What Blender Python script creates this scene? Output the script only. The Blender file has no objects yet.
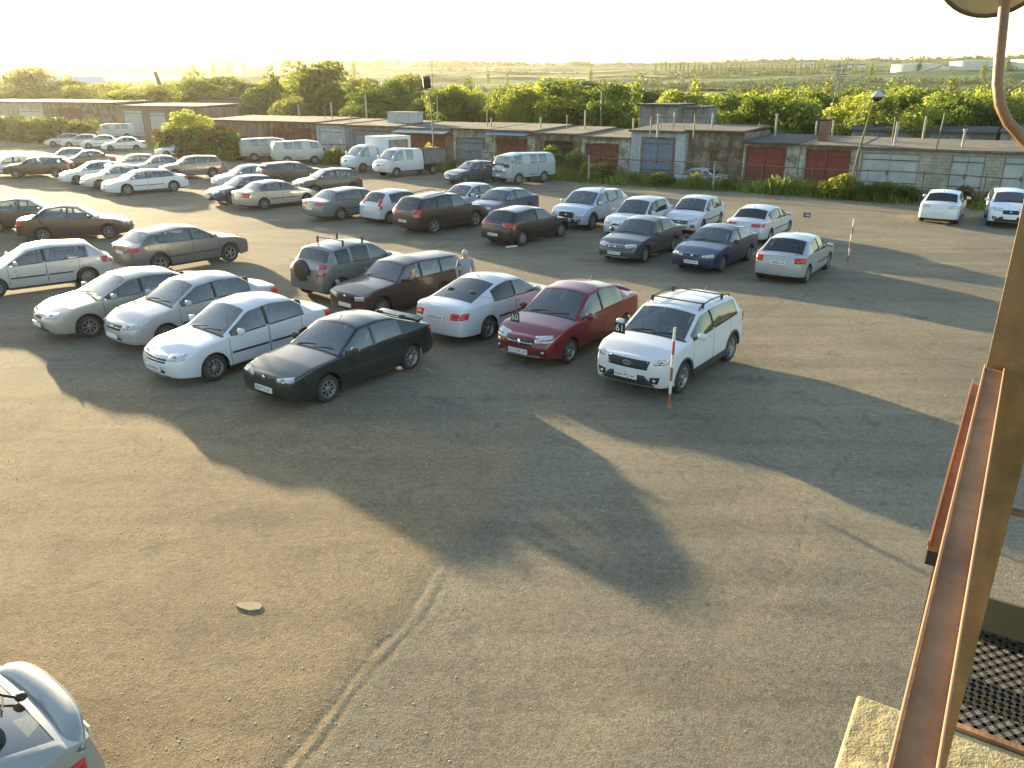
import bpy, bmesh, math, random
import numpy as np
from mathutils import Vector, Matrix
from mathutils.bvhtree import BVHTree
random.seed(7); RNG = np.random.default_rng(11)
SC = bpy.context.scene
COL = SC.collection
R = math.radians
# ------------------------------------------------------------ camera model
F_PX, HOR_Y, CAM_H = 780.0, 91.0, 5.98
PITCH = math.atan((384-HOR_Y)/F_PX)
def ray(u, v):
    x = (u-512)/F_PX; y = (v-384)/F_PX
    return Vector((x, math.cos(PITCH)-y*math.sin(PITCH), -(math.sin(PITCH)+y*math.cos(PITCH))))
def plane_hit(u, v, P0, nrm):
    d=ray(u,v); C0=Vector((0,0,CAM_H)); return C0+d*((P0-C0).dot(nrm)/d.dot(nrm))
def gp(u, v, z=0.0):
    d = ray(u, v); t = (z-CAM_H)/d.z
    return Vector((d.x*t, d.y*t, z))
# ------------------------------------------------------------ object helpers
def link(o, parent=None):
    COL.objects.link(o)
    if parent is not None: o.parent = parent
    return o
def tag(o, label=None, cat=None, group=None, kind=None):
    if label: o['label'] = label
    if cat: o['category'] = cat
    if group: o['group'] = group
    if kind: o['kind'] = kind
    return o
def empty(name, loc=(0,0,0), rz=0.0):
    o = bpy.data.objects.new(name, None); o.empty_display_size = .2
    link(o); o.location = loc; o.rotation_euler = (0,0,rz); return o
def mesh_obj(name, me, mats=None, parent=None):
    o = bpy.data.objects.new(name, me); link(o, parent)
    if mats is not None and len(me.materials) == 0:
        for m in (mats if isinstance(mats, (list,tuple)) else [mats]): me.materials.append(m)
    return o
class MB:
    """collects shapes, builds ONE mesh"""
    def __init__(s): s.v=[]; s.f=[]; s.mi=[]; s.sm=[]
    def add(s, vs, fs, mi=0, smooth=False):
        b=len(s.v); s.v += [tuple(p) for p in vs]
        for f in fs: s.f.append([b+i for i in f]); s.mi.append(mi); s.sm.append(smooth)
        return s
    def box(s, a, b, mi=0, M=None):
        x0,y0,z0=a; x1,y1,z1=b
        P=[(x0,y0,z0),(x1,y0,z0),(x1,y1,z0),(x0,y1,z0),(x0,y0,z1),(x1,y0,z1),(x1,y1,z1),(x0,y1,z1)]
        if M is not None: P=[M@Vector(p) for p in P]
        return s.add(P,[(0,3,2,1),(4,5,6,7),(0,1,5,4),(1,2,6,5),(2,3,7,6),(3,0,4,7)],mi)
    def tube(s, pts, r, n=8, mi=0, caps=True, r2=None):
        pts=[Vector(p) for p in pts]; k=len(pts); rs=[r+( (r2-r)*i/(k-1) if r2 is not None else 0) for i in range(k)]
        V=[];prev=None
        for i,p in enumerate(pts):
            if i==0: d=pts[1]-p
            elif i==k-1: d=p-pts[i-1]
            else: d=(pts[i+1]-p).normalized()+(p-pts[i-1]).normalized()
            d.normalize()
            if prev is None:
                a=Vector((0,0,1)) if abs(d.z)<.9 else Vector((1,0,0)); a=(a-d*a.dot(d)).normalized()
            else: a=(prev-d*prev.dot(d)).normalized()
            prev=a; b=d.cross(a)
            for j in range(n):
                t=2*math.pi*j/n; V.append(p+a*math.cos(t)*rs[i]+b*math.sin(t)*rs[i])
        Fs=[(i*n+j,i*n+(j+1)%n,(i+1)*n+(j+1)%n,(i+1)*n+j) for i in range(k-1) for j in range(n)]
        s.add(V,Fs,mi,True)
        if caps: s.add(V[:n],[tuple(range(n))[::-1]],mi); s.add(V[-n:],[tuple(range(n))],mi)
        return s
    def bar(s, a, b, w, h, mi=0, up=(0,0,1)):
        a=Vector(a);b=Vector(b);d=(b-a).normalized();u=Vector(up);u=(u-d*u.dot(d)).normalized();r=d.cross(u)
        P=[p+r*sx*w/2+u*sz*h/2 for p in (a,b) for sx,sz in ((-1,-1),(1,-1),(1,1),(-1,1))]
        return s.add(P,[(0,1,2,3),(7,6,5,4),(0,4,5,1),(1,5,6,2),(2,6,7,3),(3,7,4,0)],mi)
    def ell(s, c, r, M=None, n=10, m=7, mi=0, p=1.0):
        V=[];sg=lambda t:(abs(t)**p)*(1 if t>=0 else -1)
        for i in range(m+1):
            th=math.pi*i/m
            for j in range(n):
                ph=2*math.pi*j/n
                q=Vector((r[0]*sg(math.sin(th))*sg(math.cos(ph)), r[1]*sg(math.sin(th))*sg(math.sin(ph)), r[2]*sg(math.cos(th))))
                if M is not None: q=M@q
                V.append(q+Vector(c))
        Fs=[(i*n+j,(i+1)*n+j,(i+1)*n+(j+1)%n,i*n+(j+1)%n) for i in range(m) for j in range(n)]
        return s.add(V,Fs,mi,True)
    def lathe(s, prof, c=(0,0,0), n=24, mi=0, axis='z'):
        V=[]
        for (r,h) in prof:
            for j in range(n):
                t=2*math.pi*j/n
                if axis=='z': V.append((c[0]+r*math.cos(t),c[1]+r*math.sin(t),c[2]+h))
                else: V.append((c[0]+r*math.cos(t),c[1]+h,c[2]+r*math.sin(t)))
        k=len(prof)
        return s.add(V,[(i*n+j,i*n+(j+1)%n,(i+1)*n+(j+1)%n,(i+1)*n+j) for i in range(k-1) for j in range(n)],mi,True)
    def mesh(s, name, mats=None):
        me=bpy.data.meshes.new(name); me.from_pydata(s.v,[],s.f)
        if mats is not None:
            for m in (mats if isinstance(mats,(list,tuple)) else [mats]): me.materials.append(m)
        me.polygons.foreach_set('material_index', s.mi); me.polygons.foreach_set('use_smooth', s.sm)
        me.validate(); me.update(); return me
    def build(s, name, mats, parent=None):
        return mesh_obj(name, s.mesh(name, mats), None, parent)
def bevel(o, w=.01, seg=2):
    m=o.modifiers.new('bevel','BEVEL'); m.width=w; m.segments=seg; m.limit_method='ANGLE'; m.angle_limit=R(40); return o
# ------------------------------------------------------------ noise in numpy
def _h(ix,iy,s):
    n=(ix.astype(np.int64)*374761393+iy.astype(np.int64)*668265263+s*2147483647)&0xffffffff
    n=((n^(n>>13))*1274126177)&0xffffffff
    return ((n^(n>>16))&0xffff)/65535.0
def vnoise(x,y,s=0):
    x=np.asarray(x,float);y=np.asarray(y,float);ix=np.floor(x);iy=np.floor(y);fx=x-ix;fy=y-iy
    fx=fx*fx*(3-2*fx);fy=fy*fy*(3-2*fy)
    a=_h(ix,iy,s);b=_h(ix+1,iy,s);c=_h(ix,iy+1,s);d=_h(ix+1,iy+1,s)
    return (a*(1-fx)+b*fx)*(1-fy)+(c*(1-fx)+d*fx)*fy-.5
def fbm(x,y,o=4,s=0):
    r=0;a=1;t=0
    for i in range(o): r=r+a*vnoise(x*2**i+i*17.3,y*2**i-i*9.1,s+i);t+=a;a*=.5
    return r/t*2
# ------------------------------------------------------------ materials
def newmat(name):
    m=bpy.data.materials.new(name); m.use_nodes=True; nt=m.node_tree
    return m, nt, nt.nodes['Principled BSDF']
def nd(nt,t,**k):
    n=nt.nodes.new(t)
    for a,b in k.items(): setattr(n,a,b)
    return n
def noise_node(nt, scale, detail=4, rough=.6, coord='Object', dist=0):
    tc=nd(nt,'ShaderNodeTexCoord'); n=nd(nt,'ShaderNodeTexNoise')
    n.inputs['Scale'].default_value=scale; n.inputs['Detail'].default_value=detail; n.inputs['Roughness'].default_value=rough
    n.inputs['Distortion'].default_value=dist
    nt.links.new(tc.outputs[coord], n.inputs['Vector']); return n
def ramp(nt, src, stops):
    r=nd(nt,'ShaderNodeValToRGB'); e=r.color_ramp.elements
    while len(e)<len(stops): e.new(.5)
    for i,(p,c) in enumerate(stops):
        e[i].position=p; e[i].color=(c[0],c[1],c[2],1) if not isinstance(c,(int,float)) else (c,c,c,1)
    nt.links.new(src, r.inputs['Fac']); return r.outputs['Color']
def mixc(nt, fac, a, b, mode='MIX'):
    m=nd(nt,'ShaderNodeMix',data_type='RGBA',blend_type=mode)
    for s,v in (('Factor',fac),('A',a),('B',b)):
        i=[q for q in m.inputs if q.name==s and (q.type=='RGBA' if s!='Factor' else q.type=='VALUE')][0]
        if hasattr(v,'links') or hasattr(v,'is_linked'): nt.links.new(v,i)
        elif s=='Factor': i.default_value=v
        else: i.default_value=(v[0],v[1],v[2],1)
    return [q for q in m.outputs if q.type=='RGBA'][0]
def bump(nt, src, bs, strength=.3, dist=.02):
    b=nd(nt,'ShaderNodeBump'); b.inputs['Strength'].default_value=strength; b.inputs['Distance'].default_value=dist
    nt.links.new(src,b.inputs['Height']); nt.links.new(b.outputs['Normal'],bs.inputs['Normal']); return b
def simple(name, col, rough=.6, metal=0, var=.25, scale=3, bmp=0, spec=.5, dark=None, coord='Object'):
    m,nt,bs=newmat(name); n=noise_node(nt,scale,6,.65,coord)
    lo=dark or tuple(c*(1-var) for c in col)
    hi=tuple(min(1,c*(1+var*.6)) for c in col)
    c=ramp(nt,n.outputs['Fac'],[(.3,lo),(.7,hi)]); nt.links.new(c,bs.inputs['Base Color'])
    bs.inputs['Roughness'].default_value=rough; bs.inputs['Metallic'].default_value=metal; bs.inputs['Specular IOR Level'].default_value=spec
    if bmp: bump(nt,n.outputs['Fac'],bs,bmp,.02)
    return m
# car paint: colour is the object's own colour, dust near the sills
def paint_mat(name, metal, rough=.3):
    m,nt,bs=newmat(name); oi=nd(nt,'ShaderNodeObjectInfo')
    n=noise_node(nt,2.2,6,.7); tc=nd(nt,'ShaderNodeTexCoord'); sp=nd(nt,'ShaderNodeSeparateXYZ'); nt.links.new(tc.outputs['Object'],sp.inputs[0])
    mr=nd(nt,'ShaderNodeMapRange'); mr.inputs['From Min'].default_value=.75; mr.inputs['From Max'].default_value=.2
    mr.inputs['To Min'].default_value=.02; mr.inputs['To Max'].default_value=.24; nt.links.new(sp.outputs['Z'],mr.inputs['Value'])
    ml=nd(nt,'ShaderNodeMath',operation='MULTIPLY'); nt.links.new(mr.outputs[0],ml.inputs[0]); nt.links.new(n.outputs['Fac'],ml.inputs[1])
    c=mixc(nt,ml.outputs[0],oi.outputs['Color'],(.085,.073,.058)); nt.links.new(c,bs.inputs['Base Color'])
    ra=nd(nt,'ShaderNodeMath',operation='MULTIPLY_ADD'); nt.links.new(n.outputs['Fac'],ra.inputs[0]); ra.inputs[1].default_value=.25; ra.inputs[2].default_value=rough-.1
    nt.links.new(ra.outputs[0],bs.inputs['Roughness']); bs.inputs['Metallic'].default_value=metal
    bs.inputs['Coat Weight'].default_value=.6; bs.inputs['Coat Roughness'].default_value=.08
    return m
M={}
M['paint']=paint_mat('car_paint',0.0,.36); M['paintm']=paint_mat('metallic_paint',.15,.28)
M['dark']=simple('dark_rubber_trim',(.018,.018,.018),.6,var=.3)
M['seam']=simple('panel_gap',(.012,.012,.012),.9,var=.1)
M['plastic']=simple('black_plastic',(.03,.03,.032),.5,var=.25)
M['tyre']=simple('tyre_rubber',(.035,.033,.03),.85,var=.4,scale=9)
M['rim']=simple('alloy_rim',(.30,.29,.28),.5,.6,var=.35,scale=8)
M['steel']=simple('steel_rim',(.20,.195,.19),.6,.3,var=.3,scale=8)
M['chrome']=simple('chrome',(.7,.7,.72),.15,1,var=.1)
M['lamp']=simple('headlight_glass',(.52,.53,.53),.16,.35,var=.25,scale=9)
M['red']=simple('tail_light_red',(.55,.02,.02),.2,.0,var=.25,scale=14)
M['orange']=simple('orange_lens',(.75,.22,.03),.2,0,var=.2,scale=14)
M['cloth']=simple('seat_cloth',(.05,.05,.055),.9,var=.3)
M['plate']=simple('plate_white',(.72,.72,.70),.45,var=.12,scale=8)
M['ink']=simple('plate_ink',(.02,.02,.02),.6)
def glass_mat(name, tint, base, refl):
    m,nt,bs=newmat(name); out=nt.nodes['Material Output']
    tr=nd(nt,'ShaderNodeBsdfTransparent'); tr.inputs[0].default_value=(*tint,1)
    gl=nd(nt,'ShaderNodeBsdfGlossy'); gl.inputs['Roughness'].default_value=.05; gl.inputs[0].default_value=(.9,.93,.93,1)
    df=nd(nt,'ShaderNodeBsdfDiffuse'); df.inputs[0].default_value=(*base,1)
    n=noise_node(nt,3,5,.7); v=ramp(nt,n.outputs['Fac'],[(.35,.02),(.7,.08)]); nt.links.new(v,gl.inputs['Roughness'])
    d=ramp(nt,n.outputs['Fac'],[(.3,.05),(.7,.16)]); m1=nd(nt,'ShaderNodeMixShader'); nt.links.new(d,m1.inputs[0]); nt.links.new(tr.outputs[0],m1.inputs[1]); nt.links.new(df.outputs[0],m1.inputs[2])
    mx=nd(nt,'ShaderNodeMixShader'); lw=nd(nt,'ShaderNodeFresnel'); lw.inputs[0].default_value=1.5
    ad=nd(nt,'ShaderNodeMath',operation='MULTIPLY_ADD'); ad.inputs[1].default_value=1.2; ad.inputs[2].default_value=refl; ad.use_clamp=True; nt.links.new(lw.outputs[0],ad.inputs[0])
    nt.links.new(ad.outputs[0],mx.inputs[0]); nt.links.new(m1.outputs[0],mx.inputs[1]); nt.links.new(gl.outputs[0],mx.inputs[2]); nt.links.new(mx.outputs[0],out.inputs[0])
    nt.nodes.remove(bs); return m
M['glass']=glass_mat('car_window_glass',(.62,.68,.64),(.20,.19,.16),.10)
M['tint']=glass_mat('tinted_window_glass',(.06,.065,.07),(.05,.05,.05),.03)
# ------------------------------------------------------------ parametric car
def text_mesh(body, size):
    cu=bpy.data.curves.new('txt','FONT'); cu.body=body; cu.size=size; cu.align_x='CENTER'; cu.align_y='CENTER'; cu.extrude=.0008
    o=bpy.data.objects.new('txt',cu); COL.objects.link(o)
    bpy.context.view_layer.update()
    me=bpy.data.meshes.new_from_object(o.evaluated_get(bpy.context.evaluated_depsgraph_get()))
    bpy.data.objects.remove(o); bpy.data.curves.remove(cu); return me
WH={}
def wheel_meshes(r, ns, kind):
    key=(round(r,3),ns,kind)
    if key in WH: return WH[key]
    rr=r*.64; w=.10
    t=MB(); t.lathe([(rr,-w*.9),(rr+.015,-w),(r*.93,-w),(r*.985,-w*.75),(r,-w*.4),(r,w*.4),(r*.985,w*.75),(r*.93,w),(rr+.015,w),(rr,w*.9)],n=28,axis='y')
    m=MB()
    m.lathe([(rr+.004,.085),(rr,.098),(rr*.93,.095),(rr*.9,.03),(rr*.5,.0),(.01,.0)],n=28,axis='y',mi=0)
    m.f=m.f; nf=len(m.f)
    for i in range(nf-56,nf): m.mi[i]=1
    if kind=='alloy':
        for k in range(ns):
            a=2*math.pi*k/ns; d=Vector((math.cos(a),0,math.sin(a)))
            m.bar(d*.05+Vector((0,.062,0)), d*rr*.95+Vector((0,.075,0)), r*.115*(5/ns)**.6,.03,0,up=(0,1,0))
        m.lathe([(.065,.05),(.06,.085),(.0,.088)],n=12,axis='y')
    else:
        m.lathe([(rr*.9,.07),(rr*.7,.085),(rr*.3,.06),(rr*.22,.085),(0,.085)],n=20,axis='y')
        for k in range(ns):
            a=2*math.pi*k/ns; d=Vector((math.cos(a),0,math.sin(a)))
            m.bar(d*rr*.62+Vector((0,.087,0)), d*rr*.8+Vector((0,.081,0)), .03,.006,1,up=(0,1,0))
    WH[key]=(t.mesh('wheel',M['tyre']), m.mesh('rim',[M['rim'] if kind=='alloy' else M['steel'],M['seam']])); return WH[key]
def _seat():
    m=MB(); m.ell((0,0,.0),(.25,.25,.09),p=.6); 
    Mx=Matrix.Rotation(R(-14),3,'Y'); m.ell((-.27,0,.28),(.08,.24,.33),M=Mx,p=.6); m.ell((-.37,0,.66),(.05,.13,.09),p=.7)
    return m.mesh('seat',M['cloth'])
SEAT=_seat()
def sm(prof, x, r=.07):
    xs=[p[0] for p in prof]; zs=[p[1] for p in prof]; x=np.asarray(x,float)
    if xs[0]>xs[-1]: xs=xs[::-1]; zs=zs[::-1]
    return sum(np.interp(x+o*r,xs,zs)*w for o,w in ((-1,.5),(-.66,1),(-.33,1),(0,1),(.33,1),(.66,1),(1,.5)))/6
BASE=dict(L=4.25,W=1.70,H=1.48,wb=2.5,fo=.82,r=.30,gc=.16,hood0=.74,cowl=(1.17,.95),wt=(1.88,1.41),pk=2.5,rt=(3.1,1.40),rb=(3.62,1.03),
  tail=1.0,tw=.72,hw=.88,ns=7,rim='alloy',nose=.14,rlean=.10,plan=.17,rplan=.12,doors=((1.24,2.28),(2.30,3.22)),bp=True,win=((1.30,2.24),(2.32,3.34)),
  belt0=.90,belt1=.98,head=(27,56,.60,.72),tl=(28,62,.68,.92),grille=(24,.56,.68),gtype='bar',metal=0,tint=False,trim='body',clad=False,rails=False,rack=False,
  plate_r=.62,plate_f=.42,emb=None,spoiler=None,fog=False,tload=0,mirror=True,lower=True,handle='body',rtint=False)
KIND=dict(
 sedan={},
 hatch=dict(L=4.05,H=1.48,rt=(3.45,1.41),rb=(3.86,1.00),tail=.92,win=((1.30,2.24),(2.32,3.30)),rlean=.06,tl=(38,66,.72,1.0),plate_r=.68,rplan=.14),
 lift=dict(L=4.17,H=1.40,rt=(2.95,1.36),rb=(3.85,1.03),tail=.97,rlean=.08,tl=(25,55,.70,.86),plate_r=.56,win=((1.34,2.2),(2.28,3.1))),
 suv=dict(L=4.27,W=1.78,H=1.62,wb=2.59,fo=.84,r=.34,gc=.22,hood0=.92,cowl=(1.05,1.10),wt=(1.78,1.54),pk=2.5,rt=(3.72,1.52),rb=(4.06,1.12),tail=1.05,belt0=1.04,belt1=1.14,
   head=(26,58,.78,.91),grille=(24,.66,.84),tl=(36,64,.85,1.10),win=((1.22,2.22),(2.30,3.45)),doors=((1.24,2.26),(2.28,3.22)),rlean=.06,clad=True,plate_r=.80,plate_f=.50,tw=.745,fog=True,nose=.08,plan=.13),
 boxw=dict(L=4.11,W=1.62,H=1.44,wb=2.42,fo=.62,r=.29,hood0=.80,cowl=(1.20,.96),wt=(1.68,1.38),pk=2.3,rt=(3.80,1.38),rb=(4.04,.98),tail=.94,nose=.03,plan=.05,rplan=.05,rlean=.03,
   belt0=.90,belt1=.93,tw=.76,hw=.93,head=(26,46,.58,.72),grille=(27,.57,.73),tl=(36,48,.62,.80),win=((1.24,2.12),(2.2,2.95),(3.02,3.82)),doors=((1.22,2.14),(2.16,2.98)),rim='steel',ns=10),
 van=dict(L=4.36,W=1.94,H=2.06,wb=2.30,fo=.98,r=.36,gc=.36,hood0=1.28,cowl=(.12,1.38),wt=(.40,1.90),pk=1.4,rt=(4.22,1.98),rb=(4.30,1.85),tail=1.7,nose=.07,plan=.10,rplan=.06,rlean=.02,
   belt0=1.36,belt1=1.38,tw=.80,hw=.93,head=(34,44,.84,1.02),grille=(24,.80,.96),tl=(38,45,.86,1.0),win=((.62,1.28),(2.0,2.62),(2.75,3.5)),doors=((.42,1.30),(1.95,2.66)),rim='steel',ns=6,
   mirror=True,bp=False,plate_f=.62,plate_r=.8,hatchrear=False),
 truck=dict(L=2.95,W=1.92,H=2.05,wb=3.1,fo=1.0,r=.34,gc=.34,hood0=1.02,cowl=(.62,1.30),wt=(1.25,1.92),pk=1.8,rt=(2.88,1.98),rb=(2.93,1.90),tail=1.8,nose=.12,plan=.16,rplan=.01,rlean=0,
   belt0=1.10,belt1=1.14,tw=.80,hw=.82,head=(28,54,.86,1.02),grille=(24,.84,.98),tl=None,win=((.80,1.75),(1.95,2.55)),doors=((.72,1.78),),rim='steel',ns=6,bp=False,plate_f=.55,truck=True))
def spec(kind,kw):
    S=dict(BASE); S.update(KIND[kind]); S.update(kw)
    off={'sedan':(1.15,.60),'hatch':(.62,.17),'suv':(.55,.19),'boxw':(.31,.07)}.get(kind)
    if off:
        if 'rt' not in kw: S['rt']=(S['L']-off[0],S['H']-.07)
        if 'rb' not in kw: S['rb']=(S['L']-off[1],S['rb'][1])
        if 'win' not in kw and kind!='boxw':
            w=[list(q) for q in S['win']]; w[-1][1]=S['rt'][0]+(.22 if kind=='sedan' else -.10); S['win']=tuple(tuple(q) for q in w)
        if 'wt' not in kw: S['wt']=(S['wt'][0],S['H']-.07)
    return S
def make_car(kind, label, cat, color, pos, ang, group=None, name='parked_car', **kw):
    S=spec(kind,kw)
    L,W,H,wb,fo,r,gc=(S[k] for k in ('L','W','H','wb','fo','r','gc'))
    Fx=wb/2+fo; Rx=Fx-L
    X=lambda d: Fx-d                               # distance behind the nose -> local x
    zr_lot=sum(lotz(pos[0]+dx*math.cos(R(ang)),pos[1]+dx*math.sin(R(ang))) for dx in (wb/2,-wb/2))/2 if 'lotz' in globals() else 0
    root=empty(name,(pos[0],pos[1],zr_lot+.004),R(ang)); tag(root,label,cat,group)
    pm=M['paintm'] if S['metal'] else M['paint']
    xc,zc=X(S['cowl'][0]),S['cowl'][1]; xw,zw=X(S['wt'][0]),S['wt'][1]; xr,zr_=X(S['rt'][0]),S['rt'][1]; xb,zb_=X(S['rb'][0]),S['rb'][1]
    top=[(Rx,S['tail']-.03),(Rx+.07,S['tail']),(xb,zb_),(xr,zr_),(X(S['pk']),H),(xw,zw),(xc,zc),((xc+Fx)/2+.1,zc*.42+S['hood0']*.58+.03),(Fx-.12,S['hood0']),(Fx,S['hood0']-.05)]
    top=sorted(top,key=lambda p:p[0])
    ax=[wb/2,-wb/2] if not S.get('truck') else [wb/2]
    Ra=r+.055
    xs=set(np.arange(Rx,Fx,.085).tolist()+[Rx,Fx,xc,xw,xr,xb])
    for a in ax:
        for k in range(15):
            xs.add(a+Ra*math.cos(math.pi*k/14))
        xs.add(a+Ra+.008); xs.add(a-Ra-.008)
    doors=[(X(b),X(a)) for a,b in S['doors']]; wins=[(X(b),X(a)) for a,b in S['win']]
    g=.012
    keys=[xc-.01,xw+.03,xr-.02,xb+.03]
    for a,b in doors: keys+= [a,a-g,b,b+g]
    for a,b in wins: keys+=[a,b]
    keys+=[Fx-.10,xc+.06,Fx-.03,Fx-.06,Rx+.03,Rx+.06,Fx-.01,Rx+.01]
    prot=set(round(k,4) for k in keys+[xc,xw,xr,xb,Rx,Fx]+[a+s*Ra for a in ax for s in (1,-1)]+[a+s*(Ra+.008) for a in ax for s in (1,-1)])
    allx=sorted(set([round(k,4) for k in xs]+[round(k,4) for k in keys])); allx=[x for x in allx if Rx-1e-6<=x<=Fx+1e-6]
    out=[]
    for x in allx:
        if out and x-out[-1]<.018 and not (x in prot and out[-1] in prot):
            if x in prot: out[-1]=x
            continue
        if out and x-out[-1]<.003: continue
        out.append(x)
    xs=np.array(out); n=len(xs)
    zt=sm(top,xs); 
    belt=np.interp(xs,[Rx,xb,xc,Fx],[S['belt1'],S['belt1'],S['belt0'],S['belt0']-.02])
    zs=np.minimum(belt,zt-.05)
    sf=np.clip((xs-(Fx-.55))/.55,0,1); sr=np.clip(((Rx+.5)-xs)/.5,0,1)
    sq=np.clip((xs-(Fx-.42))/.42,0,1); sq2=np.clip(((Rx+.38)-xs)/.38,0,1)
    w=W/2*(1-S['plan']*(.55*sf**2+.75*(1-np.sqrt(1-.985*sq**2)))-S['rplan']*(.5*sr**2+.75*(1-np.sqrt(1-.985*sq2**2)))); w=w*(1-.015*np.clip(np.abs(xs)-wb*.35,0,1))
    cab=np.clip((zt-S['cowl'][1])/(S['wt'][1]-S['cowl'][1]),0,1)
    wr=w*(S['hw']*(1-cab)+S['tw']*cab/ .97)
    zb=np.full(n,gc+.10); zb=np.where(xs>ax[0]+Ra,gc+.04+.05*sf,zb); 
    if not S.get('truck'): zb=np.where(xs<-wb/2-Ra,gc+.10+.04*sr,zb)
    for a in ax:
        d=np.abs(xs-a); ins=d<=Ra+1e-4
        zb=np.where(ins,np.maximum(zb,r+np.sqrt(np.maximum(Ra**2-d**2,0))),zb)
    zb=np.minimum(zb,zs-.06)
    crown=.035+.03*cab
    zr=zt-crown
    MM=15; P=np.zeros((n,MM,3)); P[:,:,0]=xs[:,None]
    tv=[0,.10,.3,.5,.72,.9,1]
    for j,t in enumerate(tv):
        P[:,j,2]=zb+(zs-zb)*t
        q=(P[:,j,2]-gc)/(S['belt0']-gc)                        # bulge follows true height, not the row
        P[:,j,1]=w*(1-.05*np.clip(.35-q,0,1)**1.0-.075*np.clip(q-.5,0,1)**1.6-.012*(j==0))
    yb=P[:,6,1].copy()
    for j,u in zip((7,8,9,10),(.07,.5,.92,1.0)):
        P[:,j,2]=zs+(zr-zs)*u; P[:,j,1]=yb+(wr-yb)*u+.018*np.sin(math.pi*u)*cab
    for j,u in zip((11,12,13,14),(.92,.62,.31,0)):
        P[:,j,1]=wr*u; P[:,j,2]=zt-crown*u**2.2
    P[:,10,2]-=.008*cab
    z=P[:,:,2]
    s2=sf[:,None]**2; lf=S['nose']*np.clip((z-.48*(S['hood0']/.74))/max(.1,S['hood0']-.48*(S['hood0']/.74)),0,1)**1.6+.05*np.clip((.36+gc-.16-z)/.2,0,1)
    P[:,:,0]-=lf*s2
    r2=sr[:,None]**2; lr=S['rlean']*np.clip((z-.5)/max(.1,S['tail']-.5),0,1)**1.5+.05*np.clip((.36+gc-.16-z)/.2,0,1)
    P[:,:,0]+=lr*r2
    # full ring
    ring=2*MM-1
    V=np.zeros((n,ring,3)); V[:,:MM]=P; V[:,MM:]=P[:,MM-2::-1][:,:MM-1]*np.array([1,-1,1])
    verts=V.reshape(-1,3).tolist(); faces=[];tags=[]
    def wintag(xm,side):
        for k,(a,b) in enumerate(wins):
            if a-1e-4<xm<b+1e-4: return ('win',k,side)
    for k in range(n-1):
        xm=(xs[k]+xs[k+1])/2; gh=(zr[k]-zs[k]+zr[k+1]-zs[k+1])/2
        for q in range(ring-1):
            j=q if q<MM-1 else ring-2-q; side=1 if q<MM-1 else -1
            t=('body',)
            if j in (7,8):
                wt=wintag(xm,side)
                if wt and gh>.07: t=wt
                elif gh>.2 and S['bp'] and wins[-1][0]<xm<wins[0][1] and not S['trim']=='old': t=('pil',)
            elif j>=11 and xc-.01>xm>xw+.03: t=('ws',)
            elif j>=11 and xr-.02>xm>xb+.03 and not S.get('norear'): t=('rw',)
            elif j>=10 and xc+.06<xm<Fx-.10 and xc<Fx-.4: t=('hood',)
            elif j>=10 and (xc-.01<xm<xc+.06) : t=('pil',)
            elif j==6 and any(a<xm<b for a,b in wins) and gh>.12 and not S.get('truck'): t=('pil',)
            elif 1<=j<=6:
                for d,(a,b) in enumerate(doors):
                    if a<xm<b: t=('door',d,side)
                    elif a-g<=xm<=a or b<=xm<=b+g: t=('pil',)
            a=k*ring+q
            faces.append((a,a+1,a+ring+1,a+ring)); tags.append(t)
    # caps
    for (k,sgn,bul) in ((n-1,1,.035+S['plan']*.45),(0,-1,.03+S['rplan']*.35)):
        prev=None
        for j in range(MM):
            row=[k*ring+j]; y0=P[k,j,1]
            for u in (.85,.6,.3,0,-.3,-.6,-.85):
                row.append(len(verts)); verts.append([P[k,j,0]+sgn*bul*(1-u*u)*min(1,y0/.5),y0*u,P[k,j,2]])
            row.append(k*ring+(ring-1-j))
            if j==MM-1: row=[k*ring+j]*9
            if prev is not None:
                for c in range(8):
                    f=[prev[c],prev[c+1],row[c+1],row[c]]
                    f2=[]
                    for i in f:
                        if i not in f2: f2.append(i)
                    if len(f2)>2:
                        if sgn<0: f2=f2[::-1]
                        faces.append(tuple(f2)); tags.append(('body',) )
            prev=row
    bm=bmesh.new(); bv=[bm.verts.new(v) for v in verts]
    for f in faces: bm.faces.new([bv[i] for i in f])
    bm.verts.index_update(); bm.faces.index_update()
    bmesh.ops.recalc_face_normals(bm,faces=bm.faces); bm.faces.sort(key=lambda f:f.index)
    faces=[tuple(v.index for v in f.verts) for f in bm.faces]; bm.free()
    VA=np.array(verts)
    # vertex normals of the whole shell so split parts shade as one
    N=np.zeros_like(VA)
    for f in faces:
        a,b,c=VA[f[0]],VA[f[1]],VA[f[2]]; nn=np.cross(b-a,c-a)
        if len(f)==4: nn=nn+np.cross(c-a,VA[f[3]]-a)
        ln=np.linalg.norm(nn)
        if ln>1e-9:
            nn=nn/ln**.5
            for i in f: N[i]+=nn
    N/=np.maximum(np.linalg.norm(N,axis=1,keepdims=True),1e-9)
    # orient outward check
    if N[ (n//2)*ring+MM-1 ][2]<0: N=-N; faces=[f[::-1] for f in faces]
    def sub(name,sel,mats,mis=None,parent=root,push=0):
        fs=[faces[i] for i in sel]
        if not fs: return None
        ids=sorted(set(i for f in fs for i in f)); mp={a:b for b,a in enumerate(ids)}
        me=bpy.data.meshes.new(name); pts=VA[ids]+N[ids]*push
        me.from_pydata(pts.tolist(),[],[tuple(mp[i] for i in f) for f in fs])
        for m in mats: me.materials.append(m)
        if mis: me.polygons.foreach_set('material_index',mis)
        me.polygons.foreach_set('use_smooth',[True]*len(fs))
        me.normals_split_custom_set_from_vertices(N[ids].tolist())
        o=bpy.data.objects.new(name,me); link(o,parent); o.color=(*color,1); return o
    T={}
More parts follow.
